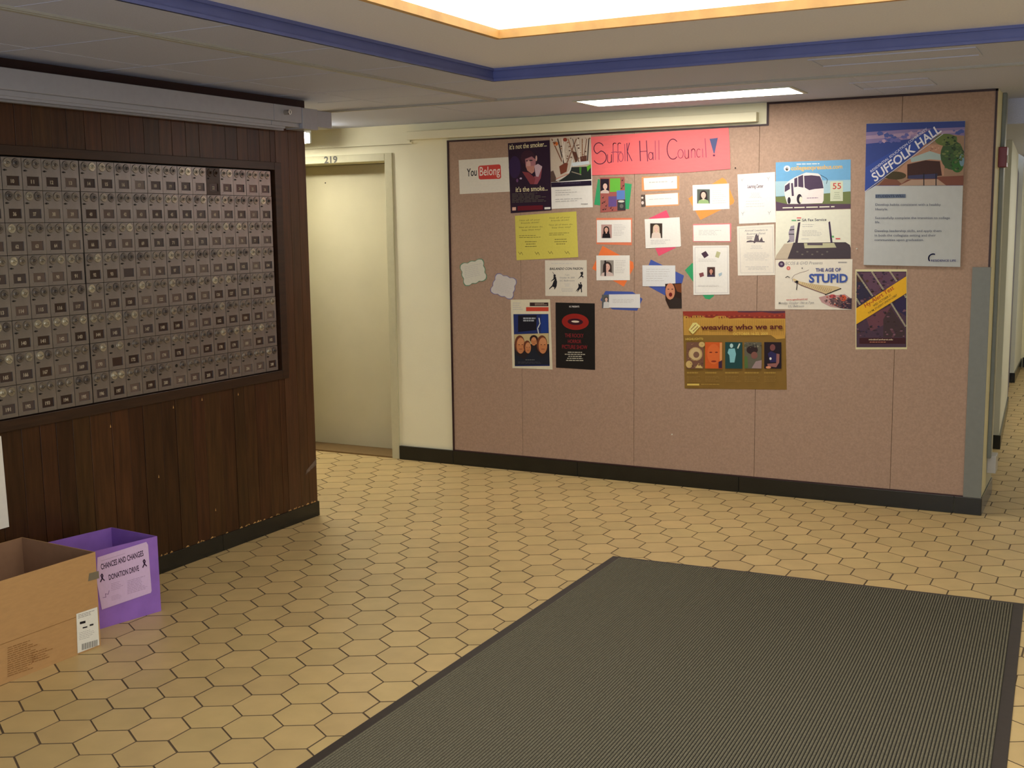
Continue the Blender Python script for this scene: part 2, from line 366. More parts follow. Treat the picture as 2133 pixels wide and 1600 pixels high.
struct('trim_10', rc, M['cream'], 'cream boxed raceway running above the bulletin board', 'raceway', bevel=.003)

# right pier end of the back wall, corridor beyond
pr = MB(); pr.box(-4.0, BW+.2, 0, -.62, 7.452, CZ)
cwl = struct('wall_pier', pr, M['white_paint'], 'cream side face of the bulletin board wall in the corridor', 'wall')
cw = MB()
cw.prism([(-2.2, 7.44, 0), (-.80, 7.44, 0), (-.80, 8.94, 0), (-2.2, 8.94, 0)], (0, 0, CZ))
cw.prism([(-2.2, 8.94, 0), (-.705, 8.94, 0), (-.81, 10.95, 0), (-2.2, 10.95, 0)], (0, 0, CZ))
cw.prism([(-2.2, 10.95, 0), (-.87, 10.95, 0), (-.97, 12.7, 0), (-2.2, 12.7, 0)], (0, 0, CZ))
cw.prism([(-2.2, 12.7, 0), (-.888, 12.7, 0), (-.92, 14.1, 0), (-2.2, 14.1, 0)], (0, 0, CZ))
struct('wall_corridor_left', cw, M['white_paint'], 'pale corridor wall receding behind the board corner', 'wall')
ew = MB(); ew.box(-2.2, 14.1, 0, 2.6, 14.3, CZ)
struct('wall_corridor_end', ew, M['cream'], 'cream wall at the far end of the corridor', 'wall')
hd = MB(); hd.box(-.80, 7.452, 2.20, 1.75, 7.65, CZ); hd.box(-.80, 7.65, 2.20, 1.75, 14.1, 2.26)
struct('ceiling_corridor', hd, M['ceiling'], 'lower corridor ceiling with a header at its mouth', 'ceiling')
cr_ = MB(); cr_.box(1.6, 7.0, 0, 1.75, 14.1, 2.3); cr_.box(1.6, 6.85, 0, FX1, 7.0, CZ)
struct('wall_corridor_right', cr_, M['cream'], 'cream wall on the right of the corridor', 'wall')
mb = MB(); mb.box(1.75, BW+.05, 0, FX1, 7.0, CZ)
dd = MB(); dd.prism([(-.83, 10.99, .0), (-.815, 10.99, 0), (-.925, 12.66, 0), (-.94, 12.66, 0)], (0, 0, 2.1))
o = struct('door_2', dd, M['bluegrey'], 'narrow blue-grey door edge far down the corridor', 'door')
baseboard('baseboard_corridor', [], '') if False else None
bb = MB()
bb.prism([(-.80, 8.928, 0), (-.692, 8.928, 0), (-.797, 10.95, 0), (-.82, 10.95, 0), (-.72, 8.95, 0), (-.80, 8.95, 0)], (0, 0, .10))
bb.prism([(-.96, 12.688, 0), (-.876, 12.688, 0), (-.908, 14.08, 0), (-.93, 14.08, 0), (-.9, 12.71, 0), (-.96, 12.71, 0)], (0, 0, .10))
bb.box(-.90, 14.085, 0, 1.6, 14.1, .11); bb.box(-.812, 7.455, 0, -.79, 8.925, .1)
struct('baseboard_corridor', bb, M['black_base'], 'black baseboard along the corridor', 'baseboard')
fx = empty('fluorescent_light', (.5, 11, 2.2), 'corridor ceiling light nearer the hall, out of sight on the right', 'ceiling light')
mb = MB(); mb.box(.3, 9.2, 2.175, .6, 10.4, 2.2); mb.build('lens', M['far_e'], fx)
fx2 = fx.copy(); C.objects.link(fx2); fx2.location.y += 2.2; fx2['label'] = 'corridor ceiling light nearer the far end wall, out of sight on the right'
for chd in list(fx.children):
    c_ = chd.copy(); C.objects.link(c_); c_.parent = fx2
# unseen sides of the hall
ow = MB(); ow.box(FX1, FY0, 0, FX1+.1, 7.0, CZ); struct('wall_right', ow, M['cream'], 'cream wall on the right of the hall', 'wall')
ow = MB(); ow.box(FX0, FY0-.1, 0, -2.1, FY0, CZ); ow.box(1.3, FY0-.1, 0, FX1, FY0, CZ); ow.box(-2.1, FY0-.1, 2.1, 1.3, FY0, CZ); ow.box(-2.1, FY0-.08, 0, -2.05, FY0-.02, 2.1); ow.box(-.43, FY0-.08, 0, -.37, FY0-.02, 2.1); ow.box(1.25, FY0-.08, 0, 1.3, FY0-.02, 2.1); struct('wall_front', ow, M['cream'], 'cream wall behind the camera', 'wall')
ow = MB(); ow.box(FX0-.1, FY0, 0, FX0, FY1, CZ); struct('wall_far_left', ow, M['cream'], 'cream wall at the left end of the corridor', 'wall')

# number over the door, text helper
def text_mesh(txt, bold=0):
    cu = bpy.data.curves.new('t', 'FONT'); cu.body = txt; cu.resolution_u = 3; cu.offset = bold
    ob = bpy.data.objects.new('t', cu); me = ob.to_mesh()
    vs = [(v.co.x, v.co.y) for v in me.vertices]; fs = [tuple(p.vertices) for p in me.polygons]
    ob.to_mesh_clear(); bpy.data.objects.remove(ob); bpy.data.curves.remove(cu)
    return vs, fs
CAP = .70                                     # cap height of the built-in font at size 1
def wall_text(mb, txt, o, ux, uz, width, height, c=None, bold=.02, lift=(0, 0, 0)):
    vs, fs = text_mesh(txt, bold)
    if not vs: return
    x0 = min(v[0] for v in vs); x1 = max(v[0] for v in vs)
    i = len(mb.v); o = Vector(o)+Vector(lift); ux = Vector(ux); uz = Vector(uz)
    mb.v += [tuple(o+ux*((x-x0)/(x1-x0)*width)+uz*(y/CAP*height)) for x, y in vs]
    for f in fs: mb.f.append(tuple(i+k for k in f)); mb.c.append(c); mb.m.append(mb.mi)
mb = MB(); wall_text(mb, '219', (-5.075, BW-.0155, 2.108), (1, 0, 0), (0, 0, 1), .115, .045, bold=.03); mb.build('door_number', M['numgrey'], d)

# ------------------------------------------------------------------ bulletin board
SEAMS = [-4.04, -3.506, -2.703, -1.915, -1.111, -.62]
bb = empty('bulletin_board', (-2.33, BW, .1), 'wall-sized mauve fabric bulletin board covered with posters', 'bulletin board')
for a, b in zip(SEAMS, SEAMS[1:]):
    top = 2.212 if b <= -1.9 else 2.336
    mb = MB()
    if a < -1.87 < b:
        pts = [(a+.001, BF, .105), (b-.001, BF, .105), (b-.001, BF, 2.336), (-1.862, BF, 2.336), (-1.862, BF, 2.212), (a+.001, BF, 2.212)]
    else: pts = [(a+.001, BF, .105), (b-.001, BF, .105), (b-.001, BF, top), (a+.001, BF, top)]
    mb.prism(pts, (0, .014, 0)); mb.build('fabric_panel', M['fabric'], bb, bevel=.0012)
mb = MB()
mb.box(-4.052, BF-.004, .10, -4.04, BW, 2.222); mb.box(-4.052, BF-.005, 2.211, -1.862, BW, 2.222); mb.box(-1.874, BF-.004, 2.222, -1.862, BW, CZ-.001)
mb.box(-1.874, BF-.005, 2.333, -.62, BW, CZ-.001); mb.box(-.632, BF-.005, 1.393, -.622, BW, CZ-.001); mb.box(-4.052, BF-.004, .098, -.70, BF+.006, .106)
mb.build('edge_trim', M['maroon'], bb)

# corner guard, conduit, outlet box, alarm
mb = MB(); mb.box(-.712, BF-.0085, .10, -.616, BF-.0055, 1.392)
tag(mb.build('corner_guard', M['guard'], bevel=.001), 'tall grey corner guard on the right edge of the bulletin board', 'corner guard')
al = empty('fire_alarm', (-.62, 7.03, 1.93), 'small dark red fire alarm box on the corridor corner', 'alarm')
mb = MB(); mb.box(-.62, 6.99, 1.935, -.576, 7.082, 2.045); mb.build('case', M['red'], al, bevel=.003)
mb = MB(); mb.box(-.576, 7.01, 1.96, -.572, 7.06, 2.0); mb.build('pull_lever', M['white_paint'], al)
cd = empty('conduit', (-.61, 7.2, .29), 'grey vertical conduit on the corridor side with a box at its foot', 'conduit')
mb = MB(); mb.box(-.62, 7.09, .28, -.598, 7.15, CZ); mb.build('pipe', M['conduit'], cd, bevel=.004)
mb = MB(); mb.box(-.62, 7.135, .185, -.572, 7.26, .288); mb.build('outlet_box', M['outlet'], cd, bevel=.003)

# ------------------------------------------------------------------ flat printed sheets
def ray(u, v): return FW+RT*((u-1066.5)/FPX)+DN*((v-800)/FPX)
class Surf:
    def __init__(s, p, n): s.p = Vector(p); s.n = Vector(n).normalized()
    def at(s, u, v):
        w_ = ray(u, v); o = Vector((0, 0, EYE)); t = (s.p-o).dot(s.n)/w_.dot(s.n); return o+w_*t
BOARD = Surf((0, BF, 0), (0, -1, 0)); WALLL = Surf((LW, 0, 0), (1, 0, 0))
class Sheet:
    """a sheet of paper on a flat surface; outline and print are laid out on that surface"""
    def __init__(s, name, label, cat, crop, outline, color, lift=.0005, surf=BOARD, group=None, thick=.0005, parent=None):
        s.cx, s.cy, s.cs = crop; s.surf = surf; s.k = 0; s.lift = lift+thick; s.parts = {}; s.parent = parent
        pts = [s.pt(x, y)+surf.n*lift for x, y in outline]
        cen = sum(pts, Vector())/len(pts)
        mb = MB(); mb.prism(pts, surf.n*thick); mb.c = [color]*len(mb.f)
        s.o = mb.build(name, M['print'], parent, loc=cen if parent is None else cen-parent_world(parent))
        if parent is None: tag(s.o, label, cat, group)
        elif label: s.o['label'] = label
    def pt(s, x, y): return s.surf.at(s.cx+x/s.cs, s.cy+y/s.cs)
    def _mb(s, part): s.parts.setdefault(part, MB()); return s.parts[part]
    def z(s): s.k += 1; return s.surf.n*(s.lift+.00005*s.k)
    def poly(s, part, color, pts):
        z = s.z(); s._mb(part).quad(*[s.pt(x, y)+z for x, y in pts], c=color); return s
    def rect(s, part, color, x0, y0, x1, y1, sk=0): return s.poly(part, color, [(x0, y0), (x1, y0+sk*(x1-x0)), (x1, y1+sk*(x1-x0)), (x0, y1)])
    def ell(s, part, color, cx, cy, rx, ry, n=20, rot=0):
        c_, s_ = math.cos(rot), math.sin(rot)
        return s.poly(part, color, [(cx+rx*math.cos(t)*c_-ry*math.sin(t)*s_, cy+rx*math.cos(t)*s_+ry*math.sin(t)*c_) for t in [2*math.pi*k/n for k in range(n)]])
    def stroke(s, part, color, pts, wd):
        z = s.z(); mb = s._mb(part)
        for (x0, y0), (x1, y1) in zip(pts, pts[1:]):
            dx, dy = x1-x0, y1-y0; L = math.hypot(dx, dy) or 1; nx, ny = -dy/L*wd/2, dx/L*wd/2; ex, ey = dx/L*wd*.3, dy/L*wd*.3
            mb.quad(*[s.pt(x, y)+z for x, y in ((x0+nx-ex, y0+ny-ey), (x1+nx+ex, y1+ny+ey), (x1-nx+ex, y1-ny+ey), (x0-nx-ex, y0-ny-ey))], c=color)
        return s
    def text(s, part, color, txt, p0, p1, h, bold=.0, up=None, shear=0):
        vs, fs = text_mesh(txt, bold*.45)
        xa = min(v[0] for v in vs); xb = max(v[0] for v in vs); ux, uy = p1[0]-p0[0], p1[1]-p0[1]
        vx, vy = up if up else (shear*h, -h)
        z = s.z(); mb = s._mb(part); i = len(mb.v)
        for x, y in vs:
            a = (x-xa)/(xb-xa); b = y/CAP
            mb.v.append(tuple(s.pt(p0[0]+ux*a+vx*b, p0[1]+uy*a+vy*b)+z))
        for f in fs: mb.f.append(tuple(i+k for k in f)); mb.c.append(color); mb.m.append(0)
        return s
    def lines(s, part, color, x0, y0, x1, y1, n, sk=0, th=.35, seed=1, center=False, words=True):
        r = random.Random(seed); z = s.z(); mb = s._mb(part); dy = (y1-y0)/n
        for k in range(n):
            ln = (x1-x0)*r.uniform(.62, 1); xa = x0+((x1-x0)-ln)/2 if center else x0; xe = xa+ln; yy = y0+dy*k
            x = xa
            while x < xe-2:
                wd = min(r.uniform(.07, .2)*(x1-x0), xe-x) if words else xe-x
                o = sk*(x-x0)
                mb.quad(*[s.pt(a, b)+z for a, b in ((x, yy+o), (x+wd, yy+o+sk*wd), (x+wd, yy+o+sk*wd+dy*th), (x, yy+o+dy*th))], c=color)
                x += wd+(x1-x0)*.025
        return s
    def portrait(s, part, x0, y0, x1, y1, bg, hair, skin, shirt, cx=.5, cy=.42, r=.24, sk=0, longhair=True):
        W_, H_ = x1-x0, y1-y0; X = x0+W_*cx; Y = y0+H_*cy; R_ = W_*r
        s.rect(part, bg, x0, y0, x1, y1, sk)
        s.ell(part, hair, X, Y-R_*.15, R_*1.35, R_*1.5)
        if longhair: s.poly(part, hair, [(X-R_*1.35, Y), (X+R_*1.35, Y), (X+R_*1.45, min(y1-1, Y+R_*2.4)), (X-R_*1.45, min(y1-1, Y+R_*2.4))])
        s.poly(part, shirt, [(max(x0, X-R_*2), y1), (max(x0, X-R_*1.7), Y+R_*2.0), (X-R_*.6, Y+R_*1.5), (X+R_*.6, Y+R_*1.5), (min(x1, X+R_*1.7), Y+R_*2.0), (min(x1, X+R_*2), y1)])
        s.rect(part, skin, X-R_*.35, Y+R_*.7, X+R_*.35, Y+R_*1.8)
        s.ell(part, skin, X, Y+R_*.1, R_*.85, R_*1.15)
        dk = tuple(c_*.35 for c_ in skin[:3])+(1,)
        for e in (-.35, .35): s.ell(part, dk, X+R_*e, Y-R_*.05, R_*.13, R_*.07, 8)
        s.rect(part, (skin[0]*.7, skin[1]*.4, skin[2]*.4, 1), X-R_*.25, Y+R_*.55, X+R_*.25, Y+R_*.66)
        return s
    def mess(s, part, colors, poly, n, size, seed=1):
        r = random.Random(seed); xs = [p[0] for p in poly]; ys = [p[1] for p in poly]; k = 0
        def inside(x, y):
            c = False
            for (x0, y0), (x1, y1) in zip(poly, poly[1:]+poly[:1]):
                if (y0 > y) != (y1 > y) and x < (x1-x0)*(y-y0)/(y1-y0)+x0: c = not c
            return c
        while k < n:
            x, y = r.uniform(min(xs), max(xs)), r.uniform(min(ys), max(ys))
            if not inside(x, y): continue
            k += 1; a = r.uniform(0, 6.28); w_ = size*r.uniform(.5, 1.3); h_ = w_*r.uniform(.35, .9)
            pts = [(x+w_*math.cos(a+t)*r.uniform(.7, 1.1), y+h_*math.sin(a+t)*r.uniform(.7, 1.1)) for t in (0, 1.2, 2.4, 3.7, 5)]
            s.poly(part, r.choice(colors), pts); s.k -= .85
        return s
    def card(s, color, pts, label=None, depth=.00045):
        """coloured card glued behind this sheet"""
        mb = MB(); P_ = [s.pt(x, y)+s.surf.n*.0001 for x, y in pts]
        mb.prism(P_, s.surf.n*depth); mb.c = [color]*len(mb.f)
        o = mb.build('backing_card', M['print'], s.o)
        if label: o['label'] = label
        return s
    def done(s):
        for n, mb in s.parts.items(): mb.build(n, M['print'], s.o)
        return s
# NB child vertices are stored relative to the sheet's origin
WHITE = col(236, 232, 222); OFF = col(228, 222, 206); INK = col(30, 28, 34); GREY = col(150, 146, 142); LG = col(196, 192, 186)
A_ = (930, 240, 6.4636); B2 = (930, 430, 4.3243); C2 = (1220, 250, 6.6656); D2 = (1220, 430, 6.6656); E2 = (1520, 320, 4.7071)
F2 = (1400, 630, 8); G2 = (1780, 230, 4.7077); H2 = (1760, 540, 8); I2 = (1530, 350, 13.337); J2 = (1530, 460, 13.337)
K2 = (1610, 330, 12.547); L2 = (1610, 440, 12.547); M2 = (1610, 535, 12.547); N2 = (1060, 620, 10.324); O2 = (1130, 535, 18.82); P2 = (195, 1120, 10)

# 1 white sheet "You Belong"
s = Sheet('paper_sign', 'white paper sign reading You Belong with a red box', 'sign', A_, [(165, 605), (845, 562), (858, 1029), (180, 1063)], OFF)
s.text('printed_text', INK, 'You', (275, 825), (408, 812), 105, .03)
RED_ = col(206, 72, 64)
s.poly('red_box', RED_, [(450, 680), (705, 662), (722, 668), (731, 685), (737, 835), (728, 850), (712, 857), (458, 866), (441, 858), (434, 842), (428, 705), (434, 690)])
s.text('printed_text', col(240, 226, 214), 'Belong', (447, 815), (722, 800), 118, .02); s.done()

# 2 smoker poster
s = Sheet('poster', 'dark purple anti-smoking poster with a woman resting on her hand', 'poster', A_, [(828, 378), (1390, 335), (1417, 1280), (868, 1320)], col(44, 24, 44), .0012)
pu = col(84, 52, 84); sk = col(190, 132, 118)
s.ell('photograph', col(54, 34, 72), 920, 700, 80, 150); s.ell('photograph', col(46, 26, 40), 1110, 620, 120, 150)
s.ell('photograph', col(62, 32, 46), 1095, 570, 92, 100); s.poly('photograph', col(168, 112, 118), [(1060, 590), (1150, 555), (1205, 600), (1200, 690), (1165, 745), (1105, 750), (1070, 700)])
s.ell('photograph', col(206, 158, 148), 1105, 665, 30, 55); s.poly('photograph', sk, [(1070, 690), (1185, 680), (1185, 760), (1150, 790), (1090, 745)])
s.ell('photograph', col(220, 176, 160), 1212, 580, 11, 38); s.ell('photograph', INK, 1140, 608, 24, 8); s.ell('photograph', INK, 1085, 615, 14, 7)
s.poly('photograph', col(198, 170, 178), [(1185, 680), (1235, 655), (1290, 690), (1280, 760), (1235, 850), (1205, 820), (1195, 760)])
s.poly('photograph', col(150, 78, 88), [(1290, 700), (1270, 850), (1225, 930), (1170, 930), (1185, 820), (1240, 830)])
s.poly('photograph', col(132, 60, 66), [(1020, 760), (1110, 770), (1200, 850), (1180, 930), (1130, 930), (1080, 850)])
s.ell('photograph', col(200, 176, 200), 1003, 852, 16, 13); s.ell('photograph', col(110, 70, 110), 955, 880, 14, 24)
tx = col(226, 214, 170)
s.text('printed_text', tx, "it's not the smoker...", (850, 462), (1352, 418), 66, .03); s.text('printed_text', tx, "it's the smoke...", (935, 1035), (1365, 1012), 66, .03)
s.lines('printed_text', col(110, 104, 90), 885, 1058, 1365, 1190, 7, -.04, .3, 3); s.rect('printed_text', col(104, 24, 36), 960, 1225, 1300, 1285, -.04)
s.rect('printed_text', col(224, 180, 160), 888, 1240, 938, 1284, -.04); s.rect('printed_text', WHITE, 1322, 1240, 1402, 1268, -.04); s.done()

# 3 paint brushes flyer
s = Sheet('flyer', 'white flyer with a photo of paint brushes in glass jars', 'flyer', A_, [(1398, 310), (1945, 265), (1972, 1240), (1418, 1262)], WHITE, .0016)
s.poly('photograph', col(196, 180, 160), [(1398, 312), (1945, 267), (1953, 862), (1410, 905)])
s.poly('photograph', col(90, 70, 62), [(1405, 760), (1440, 745), (1500, 900), (1410, 905)])
s.poly('photograph', col(40, 44, 42), [(1680, 700), (1945, 690), (1952, 862), (1500, 895), (1600, 830), (1660, 780)])
s.poly('photograph', col(74, 128, 54), [(1790, 700), (1820, 700), (1815, 790), (1795, 790)]); s.poly('photograph', col(96, 168, 52), [(1890, 690), (1945, 660), (1948, 700), (1900, 760)])
rr = random.Random(5)
for k, (a, b, c_) in enumerate([(1420, 1560, 90), (1500, 1580, 60), (1560, 1600, 110), (1640, 1730, 80), (1750, 1620, 70), (1700, 1790, 100), (1770, 1800, 60), (1830, 1830, 90), (1890, 1850, 60), (1920, 1900, 110), (1600, 1560, 70)]):
    s.stroke('photograph', [col(120, 74, 52), col(60, 44, 44), col(228, 216, 200), col(150, 100, 66)][k % 4], [(a, 320), (b, 600+rr.uniform(-10, 60))], rr.uniform(8, 15))
s.ell('photograph', col(206, 110, 48), 1475, 385, 32, 28); s.ell('photograph', col(150, 70, 50), 1600, 330, 28, 26)
s.poly('photograph', col(118, 62, 44), [(1520, 690), (1600, 640), (1640, 650), (1620, 760), (1540, 800)]); s.poly('photograph', col(94, 58, 44), [(1690, 480), (1750, 500), (1770, 610), (1740, 640)])
s.poly('photograph', col(96, 56, 44), [(1800, 560), (1890, 540), (1890, 620), (1810, 630)])
s.poly('photograph', col(206, 214, 216), [(1690, 640), (1920, 615), (1930, 655), (1700, 690)]); s.stroke('photograph', col(210, 214, 210), [(1700, 600), (1670, 740), (1600, 820), (1480, 880)], 13); s.stroke('photograph', col(190, 140, 120), [(1480, 860), (1640, 790)], 16)
s.stroke('photograph', col(150, 140, 120), [(1690, 762), (1815, 800)], 12)
s.mess('photograph', [col(150, 110, 84), col(90, 62, 50), col(214, 200, 184), col(120, 84, 66)], [(1420, 330), (1930, 290), (1935, 560), (1560, 640)], 40, 14, 9)
s.poly('printed_text', col(38, 26, 48), [(1412, 908), (1953, 880), (1955, 945), (1415, 970)]); s.lines('printed_text', col(80, 70, 90), 1540, 902, 1840, 940, 2, -.05, .4, 6)
s.lines('printed_text', LG, 1470, 1010, 1760, 1100, 3, -.04, .3, 8); s.lines('printed_text', LG, 1470, 1130, 1920, 1185, 2, -.04, .35, 9); s.lines('printed_text', GREY, 1815, 1190, 1925, 1208, 1, 0, .6, 10); s.done()

# 4 twin yellow sheets
YEL = col(214, 202, 92); DY = col(132, 122, 60)
for k, (ol, lab, x0) in enumerate((([(617, 85), (893, 64), (912, 472), (632, 485)], 'left yellow quarter page notice under the anti-smoking poster', 655), ([(893, 64), (1170, 45), (1188, 457), (912, 472)], 'right yellow quarter page notice under the paint brush flyer', 925))):
    s = Sheet('notice', lab, 'notice', B2, ol, YEL, .0006+k*.0004, group=None); y = 0 if k == 0 else -22
    for t, a, b, yy in (('Not all of your', 5, 190, 133), ('friends drink?', 18, 180, 157), ('Not all of them do.', 0, 215, 196), ('Stay that way!', 25, 195, 220)):
        s.text('printed_text', DY, t, (x0+a, yy+y), (x0+b, yy+y-8), 13, .01)
    s.lines('printed_text', DY, x0, 262+y, x0+210, 294+y, 2, -.02, .3, 4+k); s.lines('printed_text', DY, x0+40, 316+y, x0+170, 380+y, 3, -.02, .3, 9+k, True)
    for q in (0, 150):
        s.stroke('printed_text', DY, [(x0-8+q, 410+y*.3), (x0+8+q, 432+y*.3), (x0+20+q, 412+y*.3), (x0+34+q, 436+y*.3)], 4)
    s.done()

# 5, 6 scalloped notes
def scallop(pts, n=5, amp=.055):
    out = []
    for (x0, y0), (x1, y1) in zip(pts, pts[1:]+pts[:1]):
        L = math.hypot(x1-x0, y1-y0); nx, ny = (y1-y0)/L, -(x1-x0)/L
        for k in range(16):
            t = k/16; a = amp*L*(abs(math.sin(math.pi*t*3))-.25); out.append((x0+(x1-x0)*t+nx*a*1.1, y0+(y1-y0)*t+ny*a*1.1))
    return out
def grow(pts, g):
    cx = sum(p[0] for p in pts)/len(pts); cy = sum(p[1] for p in pts)/len(pts); return [(cx+(x-cx)*g, cy+(y-cy)*g) for x, y in pts]
s = Sheet('note_card', 'scalloped white note card with a thin green border', 'note', B2, scallop([(122, 525), (325, 472), (362, 655), (168, 718)]), col(92, 140, 110), .0006)
s.poly('note', col(214, 212, 196), grow(scallop([(122, 525), (325, 472), (362, 655), (168, 718)]), .94)); s.lines('handwriting', LG, 165, 545, 320, 660, 7, -.22, .25, 2); s.done()
s = Sheet('note_card', 'scalloped white note card with a thin blue-violet border', 'note', B2, scallop([(455, 602), (632, 660), (590, 838), (395, 770)]), col(118, 116, 160), .0006)
s.poly('note', col(208, 202, 196), grow(scallop([(455, 602), (632, 660), (590, 838), (395, 770)]), .94)); s.lines('handwriting', LG, 445, 650, 590, 760, 7, .3, .25, 3); s.done()

# 7 dance flyer
s = Sheet('flyer', 'white dance flyer with black dancer silhouettes', 'flyer', O2, [(100, 140), (1735, 130), (1750, 1550), (115, 1535)], col(222, 214, 196), .0006)
s.text('printed_text', INK, 'BAILANDO CON PASION', (285, 515), (1580, 505), 90, .05, shear=.2)
s.lines('printed_text', LG, 350, 255, 1520, 300, 1, 0, .4, 4)
s.text('printed_text', GREY, '7 pm', (880, 735), (1050, 735), 55, .01); s.text('printed_text', GREY, 'October 20, 2009', (680, 850), (1260, 845), 62, .01); s.text('printed_text', GREY, 'SC Ballroom', (680, 965), (1260, 960), 62, .01)
s.lines('printed_text', LG, 840, 1060, 1100, 1180, 3, 0, .35, 5, True); s.lines('printed_text', LG, 720, 1240, 1220, 1400, 3, 0, .35, 6, True)
s.ell('silhouette', INK, 480, 740, 45, 55); s.poly('silhouette', INK, [(440, 780), (530, 790), (575, 980), (560, 1150), (490, 1270), (460, 1270), (470, 1200), (400, 1170), (270, 1280), (265, 1240), (380, 1120), (430, 980), (490, 880), (340, 970), (330, 960), (430, 860)])
s.stroke('silhouette', INK, [(465, 690), (400, 600)], 16)
s.ell('silhouette', INK, 1530, 640, 35, 40); s.poly('silhouette', INK, [(1480, 610), (1590, 580), (1600, 680), (1560, 740), (1610, 760), (1590, 860), (1560, 780), (1500, 790), (1370, 900), (1500, 740), (1520, 690)])
s.ell('silhouette', INK, 1500, 1030, 28, 34); s.poly('silhouette', INK, [(1430, 1040), (1460, 1080), (1540, 1070), (1570, 1130), (1540, 1230), (1560, 1380), (1520, 1400), (1510, 1250), (1460, 1270), (1380, 1390), (1370, 1370), (1400, 1300), (1300, 1370), (1420, 1180), (1410, 1060)]); s.done()

# 8 film poster with four faces
s = Sheet('poster', 'white bordered film poster with four faces under a dark blue panel', 'poster', N2, [(40, 45), (885, 38), (940, 1548), (78, 1515)], col(222, 214, 186), .0006)
s.lines('printed_text', LG, 85, 110, 310, 290, 4, 0, .35, 3); s.rect('printed_text', col(62, 40, 40), 450, 105, 850, 185); s.lines('printed_text', col(180, 160, 140), 560, 118, 840, 178, 2, 0, .5, 4)
s.rect('red_bar', col(204, 70, 48), 372, 205, 855, 292)
s.poly('photograph', col(34, 48, 104), [(98, 355), (850, 352), (880, 1470), (130, 1475)]); s.poly('photograph', col(24, 22, 34), [(200, 380), (600, 375), (590, 700), (200, 740)])
s.poly('photograph', col(30, 58, 132), [(700, 360), (845, 358), (850, 760), (690, 760)])
s.text('printed_text', col(180, 186, 190), 'THE GLASSES', (310, 520), (660, 500), 60, .03) if False else s.lines('printed_text', col(170, 176, 184), 310, 430, 680, 530, 2, 0, .6, 3)
s.stroke('photograph', col(210, 214, 210), [(650, 440), (670, 560), (620, 660), (640, 770)], 22)
s.poly('photograph', col(196, 178, 130), [(118, 790), (855, 765), (862, 1000), (122, 1000)]); s.poly('photograph', col(40, 32, 34), [(122, 1000), (862, 1000), (878, 1440), (130, 1450)])
for x, y, rx, ry, h in ((255, 1030, 105, 190, 0), (415, 1080, 75, 130, 0), (540, 940, 70, 100, 1), (735, 1030, 110, 190, 0)):
    if h: s.ell('photograph', col(48, 28, 26), x, y-50, 88, 85)
    else: s.ell('photograph', col(110, 60, 40), x-20, y-30, rx*1.05, ry*1.0)
    s.ell('photograph', col(196, 128, 82), x, y, rx*.85, ry*.92); s.ell('photograph', col(206, 142, 96), x, y-ry*.45, rx*.7, ry*.38)
    s.ell('photograph', col(80, 40, 30), x-rx*.3, y-ry*.1, rx*.14, ry*.05, 8); s.ell('photograph', col(80, 40, 30), x+rx*.35, y-ry*.1, rx*.14, ry*.05, 8); s.rect('photograph', col(120, 52, 40), x-rx*.3, y+ry*.38, x+rx*.35, y+ry*.44)
s.poly('photograph', col(32, 36, 48), [(130, 1200), (330, 1330), (540, 1080), (700, 1290), (860, 1170), (878, 1440), (130, 1450)]); s.lines('printed_text', col(110, 112, 112), 360, 1330, 640, 1360, 1, 0, .5, 3); s.lines('printed_text', col(74, 72, 80), 200, 1380, 830, 1430, 2, 0, .4, 7)
s.done()

# 9 black poster: plain red shape instead of its artwork
s = Sheet('poster', 'black movie night poster with a red shape over dark red title', 'poster', N2, [(1005, 105), (1848, 125), (1855, 1555), (1015, 1505)], col(26, 22, 20), .0006)
s.text('printed_text', WHITE, 'RC PRESENTS', (1300, 210), (1515, 210), 34, .03)
s.ell('red_shape', col(150, 34, 26), 1430, 520, 290, 175, 28, .05); s.ell('red_shape', col(60, 20, 34), 1430, 520, 165, 70, 24, .05); s.ell('red_shape', col(222, 206, 186), 1430, 515, 85, 22, 20, .05)
DR = col(130, 34, 38)
s.text('printed_text', DR, 'THE ROCKY', (1205, 850), (1610, 860), 80, .04); s.text('printed_text', DR, 'HORROR', (1270, 975), (1560, 980), 75, .04); s.text('printed_text', DR, 'PICTURE SHOW', (1145, 1095), (1690, 1110), 82, .04)
s.lines('printed_text', col(196, 190, 170), 1205, 1165, 1640, 1385, 5, .01, .4, 8, True); s.done()

# 10 pink banner
s = Sheet('banner', 'long pink paper banner reading Suffolk Hall Council with a big exclamation mark', 'banner', C2, [(75, 235), (700, 190), (1300, 150), (1985, 108), (2003, 400), (2010, 680), (1400, 727), (640, 752), (90, 768)], col(240, 112, 112), .0022, thick=.0008)
HW = col(100, 44, 72); HW2 = col(156, 66, 92)
def arc(cx, cy, rx, ry, a0, a1, n=14): return [(cx+rx*math.cos(math.radians(a0+(a1-a0)*k/n)), cy-ry*math.sin(math.radians(a0+(a1-a0)*k/n))) for k in range(n+1)]
s.stroke('handwriting', HW, arc(185, 395, 68, 78, 30, 250)+arc(200, 520, 90, 92, 80, -150), 12)
s.stroke('handwriting', HW, [(305, 480), (305, 560)]+arc(332, 560, 27, 35, 180, 360)+[(360, 480), (362, 590)], 9)
for x in (395, 462): s.stroke('handwriting', HW2, arc(x+10, 345, 22, 25, 40, 180)+[(x-12, 585)], 10); s.stroke('handwriting', HW2, [(x-35, 450), (x+35, 442)], 9)
s.stroke('handwriting', HW2, arc(492, 515, 32, 62, 0, 360), 8); s.stroke('handwriting', HW2, [(545, 335), (550, 570)], 9)
s.stroke('handwriting', HW, [(575, 325), (583, 570)], 11); s.stroke('handwriting', HW, [(610, 320), (582, 440), (645, 568)], 11)
